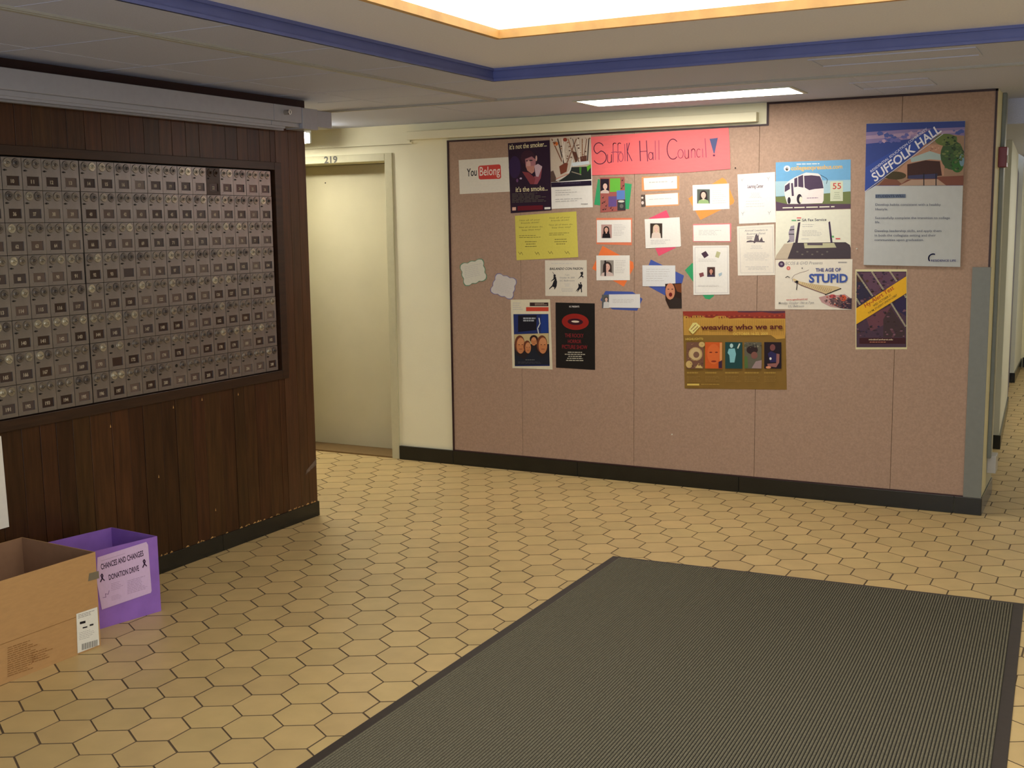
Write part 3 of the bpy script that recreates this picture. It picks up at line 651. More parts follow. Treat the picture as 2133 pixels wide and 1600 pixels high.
s.stroke('handwriting', HW, [(752, 292), (762, 568)], 14); s.stroke('handwriting', HW, [(846, 288), (862, 572)], 12); s.stroke('handwriting', HW, [(755, 440), (852, 432)], 9)
s.stroke('handwriting', HW, arc(905, 500, 30, 52, 0, 360), 9); s.stroke('handwriting', HW, [(936, 450), (940, 555)], 9)
s.stroke('handwriting', HW2, [(968, 290), (972, 552)], 9); s.stroke('handwriting', HW2, [(1018, 285), (1022, 550)], 9)
s.stroke('handwriting', HW, arc(1215, 405, 82, 140, 50, 310, 20), 12)
s.stroke('handwriting', HW2, arc(1320, 470, 38, 60, 0, 360), 9); s.stroke('handwriting', HW2, [(1380, 415), (1382, 500)]+arc(1405, 500, 24, 35, 180, 360)+[(1430, 412), (1436, 532)], 9)
s.stroke('handwriting', HW2, [(1470, 410), (1472, 525)], 9); s.stroke('handwriting', HW2, [(1472, 450)]+arc(1497, 440, 24, 40, 150, 0)+[(1522, 522)], 9)
s.stroke('handwriting', HW2, arc(1572, 460, 30, 58, 50, 310), 9); s.stroke('handwriting', HW2, [(1625, 400), (1630, 518)], 9); s.stroke('handwriting', HW2, [(1660, 258), (1676, 518)], 10)
s.poly('exclamation_mark', col(78, 84, 122), [(1722, 262), (1838, 248), (1792, 465), (1780, 465)]); s.ell('exclamation_mark', HW, 1784, 492, 16, 14); s.done()

# 11 council cards
BIO = 'council member cards'
OR = col(242, 150, 76); OR2 = col(240, 124, 66); PK = col(226, 84, 112); GN = col(58, 160, 104); BL = col(72, 90, 164)
s = Sheet('council_card', 'music note collage card with green side flaps, below the banner at left', 'card', C2, [(200, 800), (540, 790), (555, 1258), (205, 1285)], col(166, 92, 84), .0012)
s.card(GN, [(170, 820), (640, 890), (600, 1240), (118, 1175)], 'green backing card')
s.portrait('photograph', 207, 818, 325, 1018, col(40, 30, 44), col(34, 26, 34), col(228, 190, 174), col(210, 190, 180), .55, .5, .3, longhair=False)
s.rect('green_square', col(106, 184, 66), 338, 812, 482, 1000, -.03); s.rect('blue_square', col(92, 128, 190), 432, 980, 545, 1105, -.03); s.rect('purple_square', col(104, 80, 136), 318, 1062, 432, 1205, -.03)
s.poly('photograph', col(58, 58, 60), [(440, 1110), (552, 1105), (556, 1255), (442, 1258)]); s.ell('photograph', col(210, 206, 190), 495, 1130, 44, 16); s.ell('photograph', col(110, 106, 100), 500, 1195, 26, 30)
for x, y in ((240, 1080), (262, 1140), (235, 1155), (285, 1195), (245, 1245), (275, 1240), (350, 1225), (372, 1250), (510, 840), (525, 915), (500, 950)):
    s.ell('music_notes', INK, x, y, 10, 7); s.stroke('music_notes', INK, [(x+9, y), (x+14, y-26)], 4)
s.done()
s = Sheet('council_card', 'blank looking white slip on orange, directly under the banner', 'card', C2, [(805, 808), (1268, 780), (1270, 950), (815, 972)], WHITE, .0012)
s.card(col(226, 150, 96), [(778, 790), (1300, 775), (1300, 970), (780, 990)], 'orange backing card'); s.lines('handwriting', LG, 880, 860, 1240, 900, 1, -.05, .4, 4); s.stroke('handwriting', GREY, [(1190, 868), (1205, 850), (1212, 862)], 6); s.done()
s = Sheet('council_card', 'white slip on orange with a narrow photo strip on its left', 'card', C2, [(825, 1040), (1280, 1012), (1285, 1170), (838, 1190)], WHITE, .0012)
s.card(col(230, 158, 104), [(830, 1030), (1295, 1010), (1295, 1185), (832, 1208)], 'orange backing card'); s.lines('handwriting', LG, 880, 1100, 1240, 1120, 1, -.05, .4, 5)
s.poly('photograph', col(90, 76, 68), [(768, 1040), (828, 1035), (832, 1200), (775, 1208)]); s.ell('photograph', col(226, 214, 200), 788, 1080, 16, 14); s.ell('photograph', col(216, 200, 190), 792, 1150, 18, 24); s.done()
s = Sheet('council_card', 'white profile card on a tilted light orange diamond, highest at right', 'card', C2, [(1485, 905), (1990, 882), (1998, 1235), (1492, 1258)], WHITE, .0012)
s.card(OR, [(1425, 1090), (1900, 800), (1945, 830), (2065, 1120), (2050, 1160), (1595, 1388)], 'light orange backing card')
s.portrait('photograph', 1548, 962, 1725, 1160, col(88, 94, 84), col(50, 40, 38), col(222, 186, 166), col(150, 176, 120), .5, .4, .22); s.lines('printed_text', LG, 1760, 980, 1960, 1180, 7, -.03, .2, 3); s.done()
s = Sheet('council_card', 'white profile card with orange-red border and dark haired woman photo', 'card', D2, [(155, 190), (630, 185), (632, 498), (158, 500)], WHITE, .0012)
s.card(col(226, 128, 92), [(148, 160), (645, 160), (640, 540), (150, 525)], 'orange-red backing card')
s.portrait('photograph', 218, 252, 364, 440, col(188, 150, 140), col(40, 26, 24), col(220, 172, 150), col(30, 24, 28), .48, .38, .2); s.lines('printed_text', LG, 390, 250, 560, 420, 8, 0, .25, 4); s.done()
s = Sheet('council_card', 'white profile card on a tilted red diamond, in the middle column', 'card', D2, [(820, 178), (1305, 150), (1325, 548), (1310, 560), (835, 582)], WHITE, .0016)
s.card(PK, [(880, 165), (1120, 50), (1165, 150), (1250, 575), (1015, 690), (965, 575)], 'red backing card')
s.portrait('photograph', 897, 235, 1065, 440, col(60, 48, 40), col(214, 190, 160), col(228, 190, 172), col(224, 206, 190), .5, .35, .2); s.lines('printed_text', LG, 905, 470, 1220, 540, 3, -.03, .3, 5); s.done()
s = Sheet('council_card', 'wide white text slip with a pink border at right', 'card', D2, [(1495, 262), (2000, 248), (2005, 482), (1500, 482)], WHITE, .0016)
s.card(col(228, 128, 132), [(1490, 245), (2022, 235), (2018, 495), (1490, 492)], 'pink backing card'); s.lines('printed_text', LG, 1570, 330, 1935, 410, 4, 0, .3, 5); s.done()
s = Sheet('council_card', 'white profile card on a bright orange diamond, lower left', 'card', D2, [(148, 682), (612, 680), (615, 1025), (152, 1027)], WHITE, .0016)
s.card(OR2, [(90, 865), (235, 548), (660, 775), (668, 850), (530, 1115)], 'bright orange backing card')
s.portrait('photograph', 207, 748, 390, 968, col(150, 142, 132), col(60, 46, 40), col(224, 178, 160), col(214, 190, 180), .52, .42, .24); s.rect('photograph', col(40, 30, 34), 262, 750, 285, 968); s.lines('printed_text', LG, 410, 750, 570, 940, 8, 0, .25, 6); s.done()
s = Sheet('council_card', 'white text card on a blue diamond with a laughing face photo', 'card', D2, [(788, 818), (1245, 820), (1248, 1112), (792, 1108)], col(222, 222, 220), .0016)
s.card(BL, [(905, 738), (1365, 960), (1340, 1060), (1230, 1230), (1100, 1235), (870, 1110), (860, 850)], 'blue backing card'); s.lines('handwriting', LG, 840, 870, 1200, 1060, 6, 0, .2, 6)
s.poly('photograph', col(50, 32, 24), [(1105, 1075), (1330, 1065), (1335, 1415), (1165, 1418), (1110, 1300)]); s.ell('photograph', col(206, 138, 104), 1175, 1180, 66, 115); s.poly('photograph', col(52, 42, 36), [(1165, 1300), (1250, 1260), (1335, 1290), (1335, 1415), (1165, 1418)])
s.ell('photograph', col(110, 30, 28), 1180, 1225, 24, 30, 12); s.ell('photograph', INK, 1150, 1150, 14, 6, 8); s.ell('photograph', INK, 1205, 1150, 14, 6, 8); s.poly('photograph', col(120, 66, 36), [(1230, 1080), (1330, 1075), (1332, 1200), (1270, 1180)]); s.done()
s = Sheet('council_card', 'white slip on blue with a tiny portrait at its left end', 'card', D2, [(325, 1222), (755, 1218), (758, 1410), (322, 1405)], col(226, 224, 220), .0016)
s.card(BL, [(275, 1175), (650, 1185), (790, 1285), (715, 1448), (370, 1430), (205, 1300)], 'blue backing card'); s.lines('printed_text', LG, 375, 1290, 700, 1350, 3, 0, .3, 6)
s.portrait('photograph', 228, 1225, 325, 1412, col(92, 96, 100), col(70, 56, 48), col(220, 186, 166), col(210, 210, 206), .62, .35, .22, longhair=False); s.done()
s = Sheet('council_card', 'tall white bordered sheet with five small pictures on green diamond', 'card', D2, [(1490, 545), (1992, 540), (1998, 1222), (1498, 1230)], WHITE, .0016)
s.card(GN, [(1378, 885), (1480, 785), (1800, 1000), (1780, 1245), (1720, 1292), (1660, 1280)], 'green backing card')
for a, b in (((1518, 570), (1968, 562)), ((1968, 562), (1975, 1200)), ((1975, 1200), (1525, 1205)), ((1525, 1205), (1518, 570))): s.stroke('border_line', col(176, 166, 170), [a, b], 4)
s.poly('photograph', col(74, 52, 66), [(1605, 655), (1668, 618), (1710, 680), (1650, 720)]); s.poly('photograph', col(186, 184, 140), [(1822, 622), (1875, 640), (1848, 718), (1798, 700)])
s.portrait('photograph', 1688, 842, 1798, 978, col(90, 64, 60), col(60, 40, 36), col(198, 140, 120), col(70, 60, 80), .5, .42, .25)
s.poly('photograph', col(130, 76, 78), [(1575, 930), (1635, 915), (1645, 965), (1590, 985)]); s.poly('photograph', col(170, 190, 200), [(1845, 935), (1895, 915), (1890, 955), (1855, 975)]); s.lines('printed_text', LG, 1560, 1095, 1880, 1120, 2, 0, .3, 6); s.lines('printed_text', LG, 1570, 730, 1880, 780, 2, 0, .2, 7); s.done()

# 12, 13 white flyers in the middle
s = Sheet('flyer', 'white flyer with small purple curved title and corner ticks', 'flyer', I2, [(85, 180), (1125, 110), (1150, 1510), (130, 1550)], WHITE, .0012)
s.text('printed_text', col(84, 50, 76), 'Learning Center', (365, 560), (800, 545), 95, .05)
for x, y in ((215, 330), (945, 285), (235, 1260), (970, 1240)): s.stroke('printed_text', GREY, [(x-35, y-30), (x-5, y+20), (x+35, y-40)], 10); s.stroke('printed_text', GREY, [(x-5, y+20), (x, y+60)], 8)
s.lines('printed_text', LG, 400, 700, 760, 860, 4, -.02, .3, 3, True); s.lines('printed_text', LG, 320, 920, 840, 1140, 3, -.02, .16, 4); s.done()
s = Sheet('flyer', 'white bordered flyer with a black line drawing near its top', 'flyer', J2, [(70, 155), (1100, 95), (1128, 1510), (95, 1520)], col(232, 224, 208), .0008)
for a, b in (((130, 210), (1050, 165)), ((1050, 165), (1090, 1440)), ((1090, 1440), (175, 1450)), ((175, 1450), (130, 210))): s.stroke('border_line', LG, [a, b], 9)
s.text('printed_text', GREY, 'Annual Leaders in', (280, 300), (920, 275), 52, .02, shear=.2); s.text('printed_text', GREY, 'Business Panel', (340, 390), (850, 370), 52, .02, shear=.2)
s.poly('drawing', col(96, 84, 90), [(330, 600), (350, 560), (450, 540), (540, 560), (580, 400), (620, 360), (650, 420), (690, 345), (670, 450), (690, 560), (760, 450), (790, 560), (850, 575), (830, 600), (600, 590), (550, 630), (520, 590)])
s.lines('drawing', col(120, 108, 110), 340, 440, 540, 530, 3, 0, .4, 2)
s.lines('printed_text', LG, 400, 690, 820, 800, 3, 0, .3, 3, True); s.lines('printed_text', LG, 240, 890, 980, 1120, 6, 0, .25, 4, True); s.lines('printed_text', LG, 250, 1270, 1000, 1380, 3, 0, .3, 5, True); s.done()

# 14 bus poster
s = Sheet('poster', 'blue sky poster of a white coach bus', 'poster', K2, [(75, 105), (2035, 28), (2030, 1310), (85, 1370)], col(112, 168, 206), .0008)
s.poly('sky_print', col(168, 198, 206), [(65, 600), (2032, 560), (2031, 880), (75, 990)]); s.poly('field_print', col(112, 122, 74), [(75, 1000), (1100, 940), (2030, 860), (2030, 1310), (85, 1370)])
s.poly('field_print', col(92, 70, 86), [(80, 1130), (400, 1200), (1300, 1190), (2030, 1190), (2030, 1310), (85, 1370)])
s.lines('printed_text', WHITE, 620, 140, 1460, 180, 1, -.02, .55, 3); s.ell('logo', WHITE, 370, 265, 85, 78); s.ell('logo', INK, 368, 280, 34, 40); s.ell('logo', WHITE, 372, 270, 14, 12)
s.text('printed_text', col(238, 184, 62), 'collegeexpressbus.com', (478, 310), (1815, 262), 110, .03)
s.poly('bus', col(232, 222, 216), [(310, 690), (420, 590), (560, 500), (800, 395), (870, 370), (1180, 395), (1240, 440), (1310, 640), (1330, 800), (1325, 1100), (1290, 1170), (780, 1190), (640, 1190), (380, 1190), (320, 1000), (300, 880)])
wn = col(78, 62, 84)
s.poly('bus', wn, [(815, 455), (1010, 440), (1230, 465), (1290, 600), (1325, 780), (1100, 800), (950, 830), (830, 760)]); s.poly('bus', wn, [(660, 480), (790, 430), (800, 765), (665, 740)])
s.poly('bus', wn, [(560, 530), (640, 495), (640, 740), (560, 755)]); s.poly('bus', wn, [(315, 720), (440, 630), (445, 800), (310, 880)]); s.poly('bus', wn, [(475, 650), (525, 640), (550, 980), (495, 985)])
s.ell('bus', col(50, 40, 52), 695, 1060, 72, 130); s.ell('bus', col(226, 224, 200), 730, 1080, 42, 82); s.ell('bus', col(50, 40, 52), 425, 1100, 42, 90); s.lines('bus', col(170, 146, 160), 890, 1025, 1300, 1060, 1, -.03, .7, 3)
s.stroke('bus', INK, [(1240, 430), (1400, 520), (1425, 560), (1400, 660)], 12)
s.poly('price_card', col(206, 210, 182), [(1500, 605), (1830, 595), (1830, 1115), (1500, 1120)]); s.text('price_card', col(196, 72, 66), '55', (1565, 800), (1785, 795), 155, .03); s.lines('price_card', col(150, 160, 130), 1580, 880, 1770, 1080, 4, 0, .3, 3, True)
s.lines('printed_text', col(232, 226, 200), 255, 1280, 1840, 1315, 1, -.025, .8, 5); s.done()
# 15 fax poster
s = Sheet('poster', 'white poster of a fax machine reading SA Fax Service', 'poster', L2, [(80, -5), (2035, -55), (2035, 1240), (60, 1250)], col(228, 226, 204), .0006)
s.poly('photograph', col(196, 180, 156), [(300, 850), (545, 830), (385, 1245), (62, 1248), (90, 1150)]); s.poly('photograph', col(72, 62, 68), [(540, 820), (1900, 810), (2010, 880), (2035, 960), (2035, 1240), (385, 1245)])
s.poly('photograph', col(66, 50, 66), [(660, 300), (720, 285), (660, 830), (580, 830)]); s.poly('photograph', col(66, 50, 76), [(1450, 290), (1495, 260), (1560, 820), (1490, 820)])
s.poly('photograph', col(232, 228, 208), [(720, 290), (1450, 285), (1505, 815), (650, 825)]); s.poly('photograph', col(190, 186, 150), [(810, 835), (1600, 830), (1660, 950), (830, 970)]); s.rect('photograph', col(90, 78, 88), 900, 835, 1300, 890)
for k in range(7): s.ell('photograph', col(110, 104, 92), 640+k*130, 1060+(k % 2)*70, 30, 20, 10)
s.poly('photograph', col(160, 150, 160), [(470, 390), (560, 370), (560, 800), (380, 820), (430, 700), (410, 560)]); s.stroke('photograph', INK, [(440, 490), (555, 480)], 22); s.stroke('photograph', INK, [(420, 600), (550, 600)], 20); s.stroke('photograph', INK, [(380, 810), (440, 770)], 22)
s.text('printed_text', col(70, 66, 90), 'SA Fax Service', (765, 265), (1400, 250), 68, .02); s.lines('printed_text', LG, 770, 340, 1200, 440, 2, 0, .3, 3); s.lines('printed_text', LG, 770, 510, 1300, 670, 4, 0, .3, 4); s.lines('printed_text', LG, 750, 715, 1010, 745, 1, 0, .6, 4)
s.rect('color_labels', col(110, 180, 130), 490, 225, 610, 258); s.rect('color_labels', col(222, 110, 110), 625, 160, 740, 190); s.rect('color_labels', INK, 640, 225, 715, 250); s.rect('color_labels', col(206, 80, 84), 1640, 705, 1760, 735); s.rect('color_labels', col(110, 180, 110), 1540, 640, 1600, 690); s.done()
# 16 age of stupid
s = Sheet('poster', 'white poster with big blue word STUPID and a curving pile', 'poster', M2, [(65, 78), (2080, 60), (2055, 1385), (55, 1370)], col(230, 222, 204), .0010)
s.ell('logo', col(74, 50, 80), 225, 195, 82, 80); s.ell('logo', col(150, 140, 150), 225, 190, 34, 30); s.ell('logo', col(212, 110, 100), 408, 298, 52, 52); s.ell('logo', col(230, 170, 160), 408, 298, 20, 20)
s.text('printed_text', GREY, 'ECOS & GVD Presents', (330, 210), (1295, 195), 78, .01, shear=.2); s.lines('printed_text', GREY, 1710, 130, 2030, 180, 1, 0, .7, 3)
s.stroke('illustration', col(150, 130, 120), [(940, 340), (860, 380), (700, 420), (560, 480), (500, 560), (520, 650)], 12)
s.poly('illustration', col(210, 188, 142), [(540, 560), (700, 640), (960, 700), (1300, 740), (1700, 780), (1780, 820), (1600, 900), (1400, 980), (1200, 920), (900, 800), (700, 720), (560, 640), (510, 600)])
for k in range(16): s.stroke('illustration', col(168, 134, 100), [(760+k*48, 735+k*14), (790+k*50, 660+k*12)], 9)
s.stroke('illustration', col(128, 92, 90), [(560, 650), (760, 750), (1000, 840), (1250, 930), (1400, 985)], 22); s.stroke('illustration', INK, [(1370, 990), (1500, 940), (1640, 880), (1780, 830)], 24)
s.poly('illustration', col(190, 150, 146), [(1200, 1060), (1420, 1000), (1700, 1000), (1880, 970), (2060, 1100), (2055, 1360), (1800, 1350), (1500, 1300), (1280, 1190)]); s.poly('illustration', col(96, 74, 78), [(1480, 1100), (1700, 1060), (2060, 1080), (2055, 1360), (1760, 1340), (1560, 1260)])
s.ell('illustration', col(206, 82, 44), 1840, 1080, 85, 80); s.ell('illustration', col(190, 80, 80), 1560, 1030, 90, 50); s.poly('illustration', col(60, 44, 60), [(1950, 1110), (2062, 1090), (2055, 1370), (1820, 1350), (1780, 1240), (1900, 1200)])
s.mess('illustration', [col(90, 62, 70), col(150, 110, 104), col(52, 40, 50), col(190, 90, 70), col(206, 180, 160), col(120, 90, 80)], [(1300, 1120), (1450, 1010), (1750, 990), (1990, 1060), (2035, 1110), (2030, 1340), (1800, 1330), (1520, 1270)], 90, 26, 4)
s.ell('illustration', INK, 628, 655, 42, 36); s.stroke('illustration', INK, [(628, 660), (635, 740), (620, 860)], 18); s.stroke('illustration', INK, [(335, 540), (385, 510), (440, 540)], 16); s.ell('illustration', INK, 768, 295, 12, 18)
s.text('printed_text', col(70, 74, 130), 'THE AGE OF', (1120, 388), (1780, 380), 90, .05); s.text('printed_text', col(66, 88, 158), 'STUPID', (945, 665), (1960, 665), 215, .08)
s.text('printed_text', col(196, 90, 84), 'www.ageofstupid.net', (350, 1140), (910, 1120), 42, .03, shear=.15); s.text('printed_text', GREY, 'Monday, October 19th at 7 pm', (150, 1235), (1070, 1225), 62, .01, shear=.2); s.text('printed_text', GREY, 'UU Ballroom', (400, 1320), (815, 1310), 60, .01, shear=.2); s.done()

# 17 weaving who we are
s = Sheet('poster', 'brown and gold poster reading weaving who we are with five photos', 'poster', F2, [(178, 148), (1885, 140), (1912, 1455), (210, 1435)], col(134, 102, 44), .0006)
s.poly('header_print', col(196, 150, 66), [(190, 225), (1885, 215), (1890, 480), (1880, 600), (1740, 610), (1650, 545), (195, 545)]); s.poly('header_print', col(150, 56, 42), [(180, 148), (1885, 142), (1887, 270), (1100, 262), (960, 270), (880, 225), (740, 225), (680, 262), (560, 255), (500, 215), (350, 215), (320, 250), (240, 225), (188, 215)])
s.poly('header_print', col(84, 50, 66), [(1090, 144), (1880, 142), (1882, 175), (1700, 185), (1500, 160), (1300, 170), (1100, 165)])
for k in range(56): s.stroke('header_print', col(158, 116, 54), [(205+k*30, 285), (206+k*30, 540)], 5)
for k in range(40): s.rect('header_print', [col(176, 84, 48), col(120, 50, 40)][k % 2], 190+k*42, 200+(k*37 % 40), 212+k*42, 222+(k*37 % 40))
s.text('printed_text', col(92, 36, 30), 'weaving who we are', (485, 455), (1845, 440), 85, .06); s.text('printed_text', col(226, 192, 92), 'OCTOBER 16-22, 2009', (1020, 545), (1600, 540), 42, .04); s.text('printed_text', col(216, 186, 90), 'HIGHLIGHTS:', (230, 628), (525, 622), 36, .03)
s.poly('tag_print', col(224, 212, 130), [(350, 340), (410, 335), (475, 395), (350, 530), (280, 455)]); s.stroke('tag_print', col(140, 90, 60), [(320, 450), (400, 370)], 12); s.stroke('tag_print', col(140, 90, 60), [(355, 480), (435, 400)], 12)
ph = [(245, col(120, 84, 66)), (555, col(206, 92, 36)), (890, col(30, 70, 70)), (1210, col(100, 96, 80)), (1540, col(34, 22, 32))]
for x, c_ in ph: s.rect('photograph', c_, x, 660, x+285, 1100, .01)
s.ell('photograph', col(196, 164, 110), 395, 860, 115, 115); s.ell('photograph', col(132, 96, 74), 400, 870, 60, 60); s.ell('photograph', col(206, 176, 110), 290, 1030, 55, 60); s.ell('photograph', col(206, 176, 110), 500, 700, 50, 45); s.poly('photograph', col(206, 180, 110), [(390, 1090), (450, 1010), (520, 1095)])
s.ell('photograph', col(216, 106, 50), 700, 860, 110, 170); s.ell('photograph', col(120, 50, 30), 650, 830, 26, 10); s.ell('photograph', col(120, 50, 30), 745, 830, 26, 10); s.ell('photograph', col(140, 50, 30), 700, 980, 45, 14); s.rect('photograph', col(216, 150, 90), 800, 670, 838, 1090); s.poly('photograph', col(60, 36, 60), [(780, 990), (838, 960), (838, 1095), (780, 1095)])
s.ell('photograph', col(180, 214, 210), 995, 720, 28, 36); s.poly('photograph', col(130, 190, 196), [(950, 770), (1050, 765), (1070, 860), (1045, 1000), (970, 1000), (960, 880), (930, 840)]); s.stroke('photograph', col(206, 214, 196), [(1100, 760), (1130, 690)], 22)
s.ell('photograph', col(50, 34, 34), 1340, 790, 95, 70); s.ell('photograph', col(130, 86, 76), 1375, 880, 55, 60); s.poly('photograph', col(156, 134, 132), [(1330, 1095), (1400, 980), (1500, 960), (1495, 1100)]); s.poly('photograph', col(84, 110, 60), [(1212, 890), (1260, 900), (1270, 1090), (1212, 1098)])
s.ell('photograph', col(120, 72, 70), 1680, 750, 45, 55); s.poly('photograph', col(46, 40, 84), [(1600, 850), (1650, 810), (1740, 850), (1760, 990), (1640, 1000)]); s.poly('photograph', col(150, 98, 92), [(1745, 850), (1795, 860), (1790, 1000), (1740, 1080), (1600, 1060), (1590, 1020), (1740, 1010)]); s.ell('photograph', WHITE, 1645, 935, 20, 24, 6); s.ell('photograph', col(226, 150, 110), 1610, 1080, 45, 20)
s.mess('photograph', [col(140, 96, 70), col(96, 66, 56), col(170, 136, 96)], [(250, 665), (525, 665), (525, 1095), (250, 1095)], 30, 18, 2)
s.ell('photograph', col(206, 180, 130), 395, 860, 92, 100); s.ell('photograph', col(126, 92, 74), 410, 870, 50, 52)
s.mess('photograph', [col(84, 92, 70), col(120, 108, 90), col(66, 60, 54), col(150, 140, 120)], [(1215, 665), (1490, 665), (1490, 740), (1215, 760)], 24, 16, 5)
for k, x in enumerate((255, 560, 890, 1215, 1540)): s.lines('printed_text', col(176, 142, 66), x, 1160, x+260, 1200, 1, 0, .5, k+3); s.lines('printed_text', col(158, 124, 62), x, 1225, x+270, 1330, 4, 0, .35, k+9)
s.rect('printed_text', col(220, 192, 96), 258, 1352, 460, 1382); s.lines('printed_text', col(176, 142, 66), 490, 1355, 800, 1380, 1, 0, .5, 2); s.done()

# 18 big hall board: foam board standing off the wall
s = Sheet('sign_board', 'large foam board sign reading SUFFOLK HALL with a building photo', 'sign', G2, [(120, 130), (1088, 103), (1038, 1535), (92, 1515)], col(186, 188, 184), .0015, thick=.009)
s.poly('photograph', col(54, 70, 134), [(120, 132), (1087, 105), (1068, 738), (205, 740), (105, 800)])
s.poly('photograph', col(132, 116, 156), [(117, 215), (500, 190), (1085, 165), (1080, 260), (820, 250), (400, 300), (115, 330)])
s.poly('photograph', col(164, 140, 166), [(117, 250), (600, 215), (1083, 190), (1082, 215), (600, 250), (117, 285)])
s.poly('photograph', col(150, 120, 96), [(840, 230), (1080, 250), (1070, 690), (240, 735), (205, 740)]); s.poly('photograph', col(176, 132, 106), [(700, 330), (880, 340), (880, 640), (520, 660), (420, 600)])
s.mess('photograph', [col(150, 108, 88), col(190, 150, 124), col(140, 96, 74)], [(560, 500), (720, 350), (860, 350), (860, 480)], 20, 16, 3)
s.poly('photograph', col(160, 176, 170), [(550, 470), (740, 400), (870, 440), (865, 490), (740, 480), (560, 510)]); s.poly('photograph', col(64, 38, 32), [(520, 530), (700, 490), (840, 500), (860, 640), (520, 670)])
s.ell('photograph', col(62, 84, 50), 960, 440, 115, 145); s.ell('photograph', col(96, 110, 58), 900, 290, 110, 60); s.ell('photograph', col(48, 96, 40), 1010, 540, 60, 70); s.ell('photograph', col(110, 140, 150), 1055, 490, 25, 60)
s.mess('photograph', [col(44, 66, 36), col(84, 104, 56), col(60, 92, 46), col(110, 122, 72), col(36, 50, 34)], [(850, 330), (900, 255), (1000, 260), (1068, 400), (1050, 600), (900, 560), (860, 450)], 80, 20, 7)
s.mess('photograph', [col(74, 88, 150), col(150, 128, 164), col(100, 100, 160), col(180, 150, 172)], [(200, 230), (1070, 180), (1065, 235), (200, 320)], 40, 30, 8)
s.poly('photograph', col(120, 72, 56), [(860, 650), (1072, 640), (1068, 735), (440, 738), (520, 680)]); s.ell('photograph', col(70, 60, 36), 400, 640, 110, 40); s.poly('photograph', col(120, 76, 60), [(240, 735), (300, 670), (420, 680), (480, 735)])
s.poly('photograph', col(172, 142, 120), [(440, 738), (560, 680), (820, 675), (900, 735)]); s.poly('photograph', col(60, 60, 90), [(530, 640), (815, 620), (812, 670), (530, 672)])
for x in (683, 802): s.stroke('photograph', INK, [(x, 620), (x, 735)], 10)
s.poly('blue_band', col(54, 76, 150), [(112, 560), (260, 470), (760, 180), (860, 205), (105, 795)])
s.text('printed_text', col(222, 220, 224), 'SUFFOLK HALL', (205, 702), (858, 208), 78, .04, up=(-42, -72)); s.stroke('printed_text', col(206, 206, 222), [(105, 797), (870, 232)], 5)
s.text('printed_text', col(206, 206, 222), 'RESIDENTIAL EDUCATION COMMUNITY', (168, 612), (720, 190), 22, .02, up=(-12, -20))
s.rect('printed_text', col(96, 108, 128), 208, 824, 505, 860, -.01); s.text('printed_text', col(40, 48, 70), 'STUDENTS WILL:', (214, 855), (498, 850), 24, .03)
gy = col(96, 100, 116)
for t, a, b, y in (('Develop habits consistent with a healthy', 208, 850, 935), ('lifestyle.', 208, 332, 980), ('Successfully complete the transition to college', 206, 938, 1065), ('life.', 206, 255, 1107), ('Develop leadership skills, and apply them', 203, 855, 1192), ('in both the collegiate setting and their', 202, 800, 1236), ('communities upon graduation.', 201, 682, 1280)):
    s.text('printed_text', gy, t, (a, y), (b, y), 23, .012)
s.stroke('logo', col(44, 44, 110), arc(775, 1450, 45, 42, 70, 215), 12); s.text('logo', col(44, 44, 110), 'RESIDENCE LIFE', (755, 1482), (998, 1482), 20, .03); s.done()

# 19 caution tape poster
s = Sheet('poster', 'dark collage poster with a diagonal yellow band across it', 'poster', H2, [(175, 170), (1035, 168), (1035, 1500), (178, 1505)], col(214, 206, 160), .0006)
s.rect('photograph', col(76, 54, 70), 192, 205, 1024, 1468)
for c_, p in ((col(50, 44, 66), [(192, 380), (260, 330), (460, 620), (250, 760), (192, 700)]), (col(98, 68, 86), [(260, 230), (560, 210), (1020, 220), (1020, 300), (640, 520), (480, 620)]), (col(70, 48, 40), [(200, 290), (300, 300), (300, 380), (210, 380)]), (col(48, 36, 70), [(900, 640), (1020, 600), (1022, 950), (850, 840), (780, 700)]), (col(104, 62, 72), [(350, 960), (640, 830), (780, 760), (640, 1100), (430, 1200)]), (col(66, 48, 50), [(640, 1000), (760, 800), (1000, 1160), (1000, 1300), (640, 1300)]), (col(62, 24, 30), [(240, 1310), (1010, 1310), (1010, 1410), (240, 1410)])):
    s.poly('photograph', c_, p)
s.mess('photograph', [col(96, 60, 70), col(60, 42, 56), col(84, 58, 48), col(48, 40, 66), col(120, 84, 96), col(54, 36, 34)], [(205, 220), (1010, 220), (1010, 1290), (205, 1290)], 170, 26, 6)
for (x0, y0, x1, y1, n) in ((195, 225, 470, 625, 24), (440, 195, 650, 515, 18), (745, 190, 870, 375, 11), (195, 660, 260, 765, 6), (775, 735, 1020, 1130, 24), (1000, 600, 1022, 650, 3)):
    for k in range(n):
        t = k/n; x = x0+(x1-x0)*t; y = y0+(y1-y0)*t; s._mb('photograph'); s.k -= 1 if k else 0; s.stroke('photograph', col(214, 210, 170), [(x-10, y+6), (x+10, y-4)], 9)
s.poly('yellow_band', col(230, 176, 36), [(190, 820), (1024, 285), (1026, 565), (190, 1085)])
s.text('printed_text', col(170, 66, 30), 'Hy-Alert Test', (345, 810), (825, 495), 66, .03, up=(-32, -62)); s.text('printed_text', col(70, 60, 30), 'WED. OCTOBER 21', (480, 795), (770, 610), 34, .03, up=(-16, -30)); s.text('printed_text', col(70, 60, 30), '7-9 PM, STUDENT UNION LOBBY', (400, 915), (880, 605), 32, .03, up=(-15, -28))
s.text('printed_text', col(226, 204, 170), 'mindsicf.amherst.edu', (400, 1350), (800, 1350), 26, .03); s.lines('printed_text', col(190, 120, 90), 415, 1375, 790, 1395, 1, 0, .6, 4); s.done()

